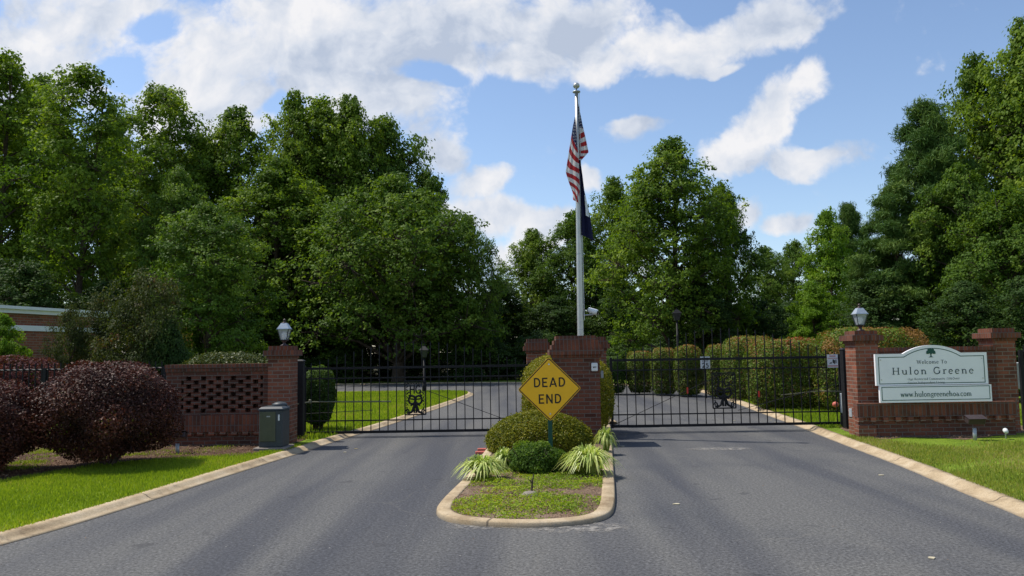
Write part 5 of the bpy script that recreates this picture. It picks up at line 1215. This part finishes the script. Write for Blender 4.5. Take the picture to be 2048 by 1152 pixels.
# understorey left
for i, (px, pt, w, d, lab) in enumerate([(-60, 470, 260, 30, 'dark understorey tree at the far left edge behind the building'), (60, 520, 220, 29, 'dark understorey tree above the building roof'), (210, 560, 200, 31, 'dark understorey tree behind the bronze shrub'), (500, 560, 240, 29, 'dark low tree just left of the left lantern'), (640, 600, 200, 33, 'dark low tree just right of the left lantern'), (330, 480, 200, 38, 'dark understorey tree right of the bare trunks')]):
    T(darkA, px, pt, w, d, i * 1.3, lab, group='understorey trees of the left wood')
for i, (px, pt, w, d, lab) in enumerate([(590, 600, 220, 38, 'dark thick tree beyond the lawn, left end of the left gate'), (720, 590, 230, 42, 'dark thick tree beyond the cross road, left of the forked trunk'), (860, 600, 220, 44, 'dark thick tree beyond the cross road, right of the forked trunk'), (1010, 610, 200, 46, 'dark thick tree beyond the road, left of the central piers')]):
    T(darkA, px, pt, w, d + 3, i * 1.7 + .4, lab, group='dark trees closing the far side of the road')
for i, (px, pt, w, d, lab) in enumerate([(1160, 620, 190, 47, 'dark thick tree beyond the road, behind the central pier top'), (1290, 600, 200, 45, 'dark thick tree beyond the road, left of the black street lamp'), (1440, 610, 210, 46, 'dark thick tree behind the left end of the tall hedge'), (1590, 600, 200, 48, 'dark thick tree behind the broad hedge of the right gate'), (1720, 610, 200, 36, 'dark thick tree behind the sign pier with the lantern')]):
    T(darkA, px, pt, w, d, i * 2.1 + .9, lab, group='dark trees closing the far side of the road')
# middle
T(gumC, 1065, 458, 190, 44, 1.7, 'small pale tree left of the flagpole')
T(oakC, 1145, 416, 200, 42, 3.1, 'green tree directly behind the flagpole')
T(gumC, 1228, 356, 210, 43, 4.0, 'green tree between the flagpole and the tall pointed tree')
T(gumC, 1338, 276, 330, 38, .6, 'tall pointed broad tree right of the flagpole')
T(oakC, 1440, 358, 170, 41, 5.1, 'airy tree on the right shoulder of the tall pointed tree')
T(darkA, 1000, 560, 190, 40, 2.4, 'dark bushy tree behind the central pier, left side')
T(darkA, 1110, 590, 180, 36, 3.4, 'dark bushy tree directly behind the central pier')
T(darkA, 1245, 560, 170, 35, 4.4, 'dark bushy tree behind the security camera')
T(darkA, 1400, 560, 180, 37, 5.4, 'dark bushy tree behind the black street lamp')
# right
T(oakC, 1530, 488, 150, 62, .4, 'distant pale tree low on the skyline, left one of the pair')
T(oakC, 1590, 476, 140, 64, 1.9, 'distant pale tree low on the skyline, right one of the pair')
T(brightA, 1655, 414, 150, 40, .7, 'bright green pointed tree left of the pines')
T(brightA, 1625, 560, 130, 34, 1.7, 'low bright green tree behind the hedges left of the right lantern')
T(darkA, 1520, 600, 150, 40, 3.0, 'dark low tree behind the hedges, right of the street lamp')
T(pineA, 1695, 402, 110, 47, 1.0, 'small dark pine top behind the bright green tree', 'pine_tree')
T(pineA, 1790, 362, 210, 28.5, 3.9, 'lower shaggy pine left of the tall pine', 'pine_tree')
T(pineA, 1850, 196, 230, 29, 2.2, 'tall dark pine in front of the huge tree at right', 'pine_tree')
T(gumC, 1950, 112, 290, 31, 3.5, 'huge tall green tree at the right, its left half')
T(gumC, 2050, 36, 360, 29, 1.2, 'huge tall green tree cut off by the right edge of the photo')
T(oakC, 1915, 320, 250, 27, 4.8, 'broad mid-height tree in front of the huge right trees')
T(oakC, 2010, 370, 300, 25, 2.9, 'full green tree above the far right brick pier')
T(darkA, 1760, 540, 220, 28, .2, 'dark low tree behind the right lantern')
T(darkA, 1930, 560, 220, 23, 1.2, 'dark low tree behind the welcome sign')
T(darkA, 2080, 520, 220, 21.5, 2.2, 'dark low tree at the right edge beyond the iron fence')
for i, (px, pt, w, d, lab) in enumerate([(690, 690, 150, 47, 'low thicket bush beyond the lawn, under the left part of the left gate'), (830, 690, 160, 49, 'low thicket bush beyond the lawn, behind the left gate ornament'), (960, 660, 170, 47, 'low thicket bush beyond the road, right part of the left gate'), (1080, 660, 150, 47, 'low thicket bush beyond the road behind the rear left pier'), (1230, 670, 150, 46, 'low thicket bush behind the left end of the right gate'), (560, 700, 170, 40, 'low thicket bush behind the left gate post'), (1480, 650, 160, 48, 'low thicket bush behind the yellow-green hedge'), (1340, 660, 150, 48, 'low thicket bush behind the street lamp foot'), (1600, 650, 150, 50, 'low thicket bush behind the broad hedge')]):
    T(bushA, px, pt, w, d, i * 1.9, lab, 'thicket_bush', 'thicket bushes along the far verge', cat='bush')
# bronze-leaved shrubs at left
T(bushB, 290, 535, 230, 17.5, .5, 'bronze-green crepe myrtle shrub with reddish tips behind the left wall', 'crepe_myrtle', cat='shrub')
T(bushB, 205, 582, 170, 18.5, 2.0, 'lighter bronze-green shrub just left of the crepe myrtle', 'crepe_myrtle', cat='shrub')
T(bushB, 145, 606, 130, 17.6, 2.8, 'dark green leafy shrub in front of the end of the brick building', 'leafy_shrub', cat='shrub')
T(bushA, 340, 640, 130, 17.2, 3.8, 'dark shrub at the foot of the crepe myrtle, behind the wall', 'leafy_shrub', cat='shrub')
T(brightA, 5, 625, 130, 16.5, 4.8, 'bright green sprays in front of the brick building at the left edge', 'young_tree', cat='tree')
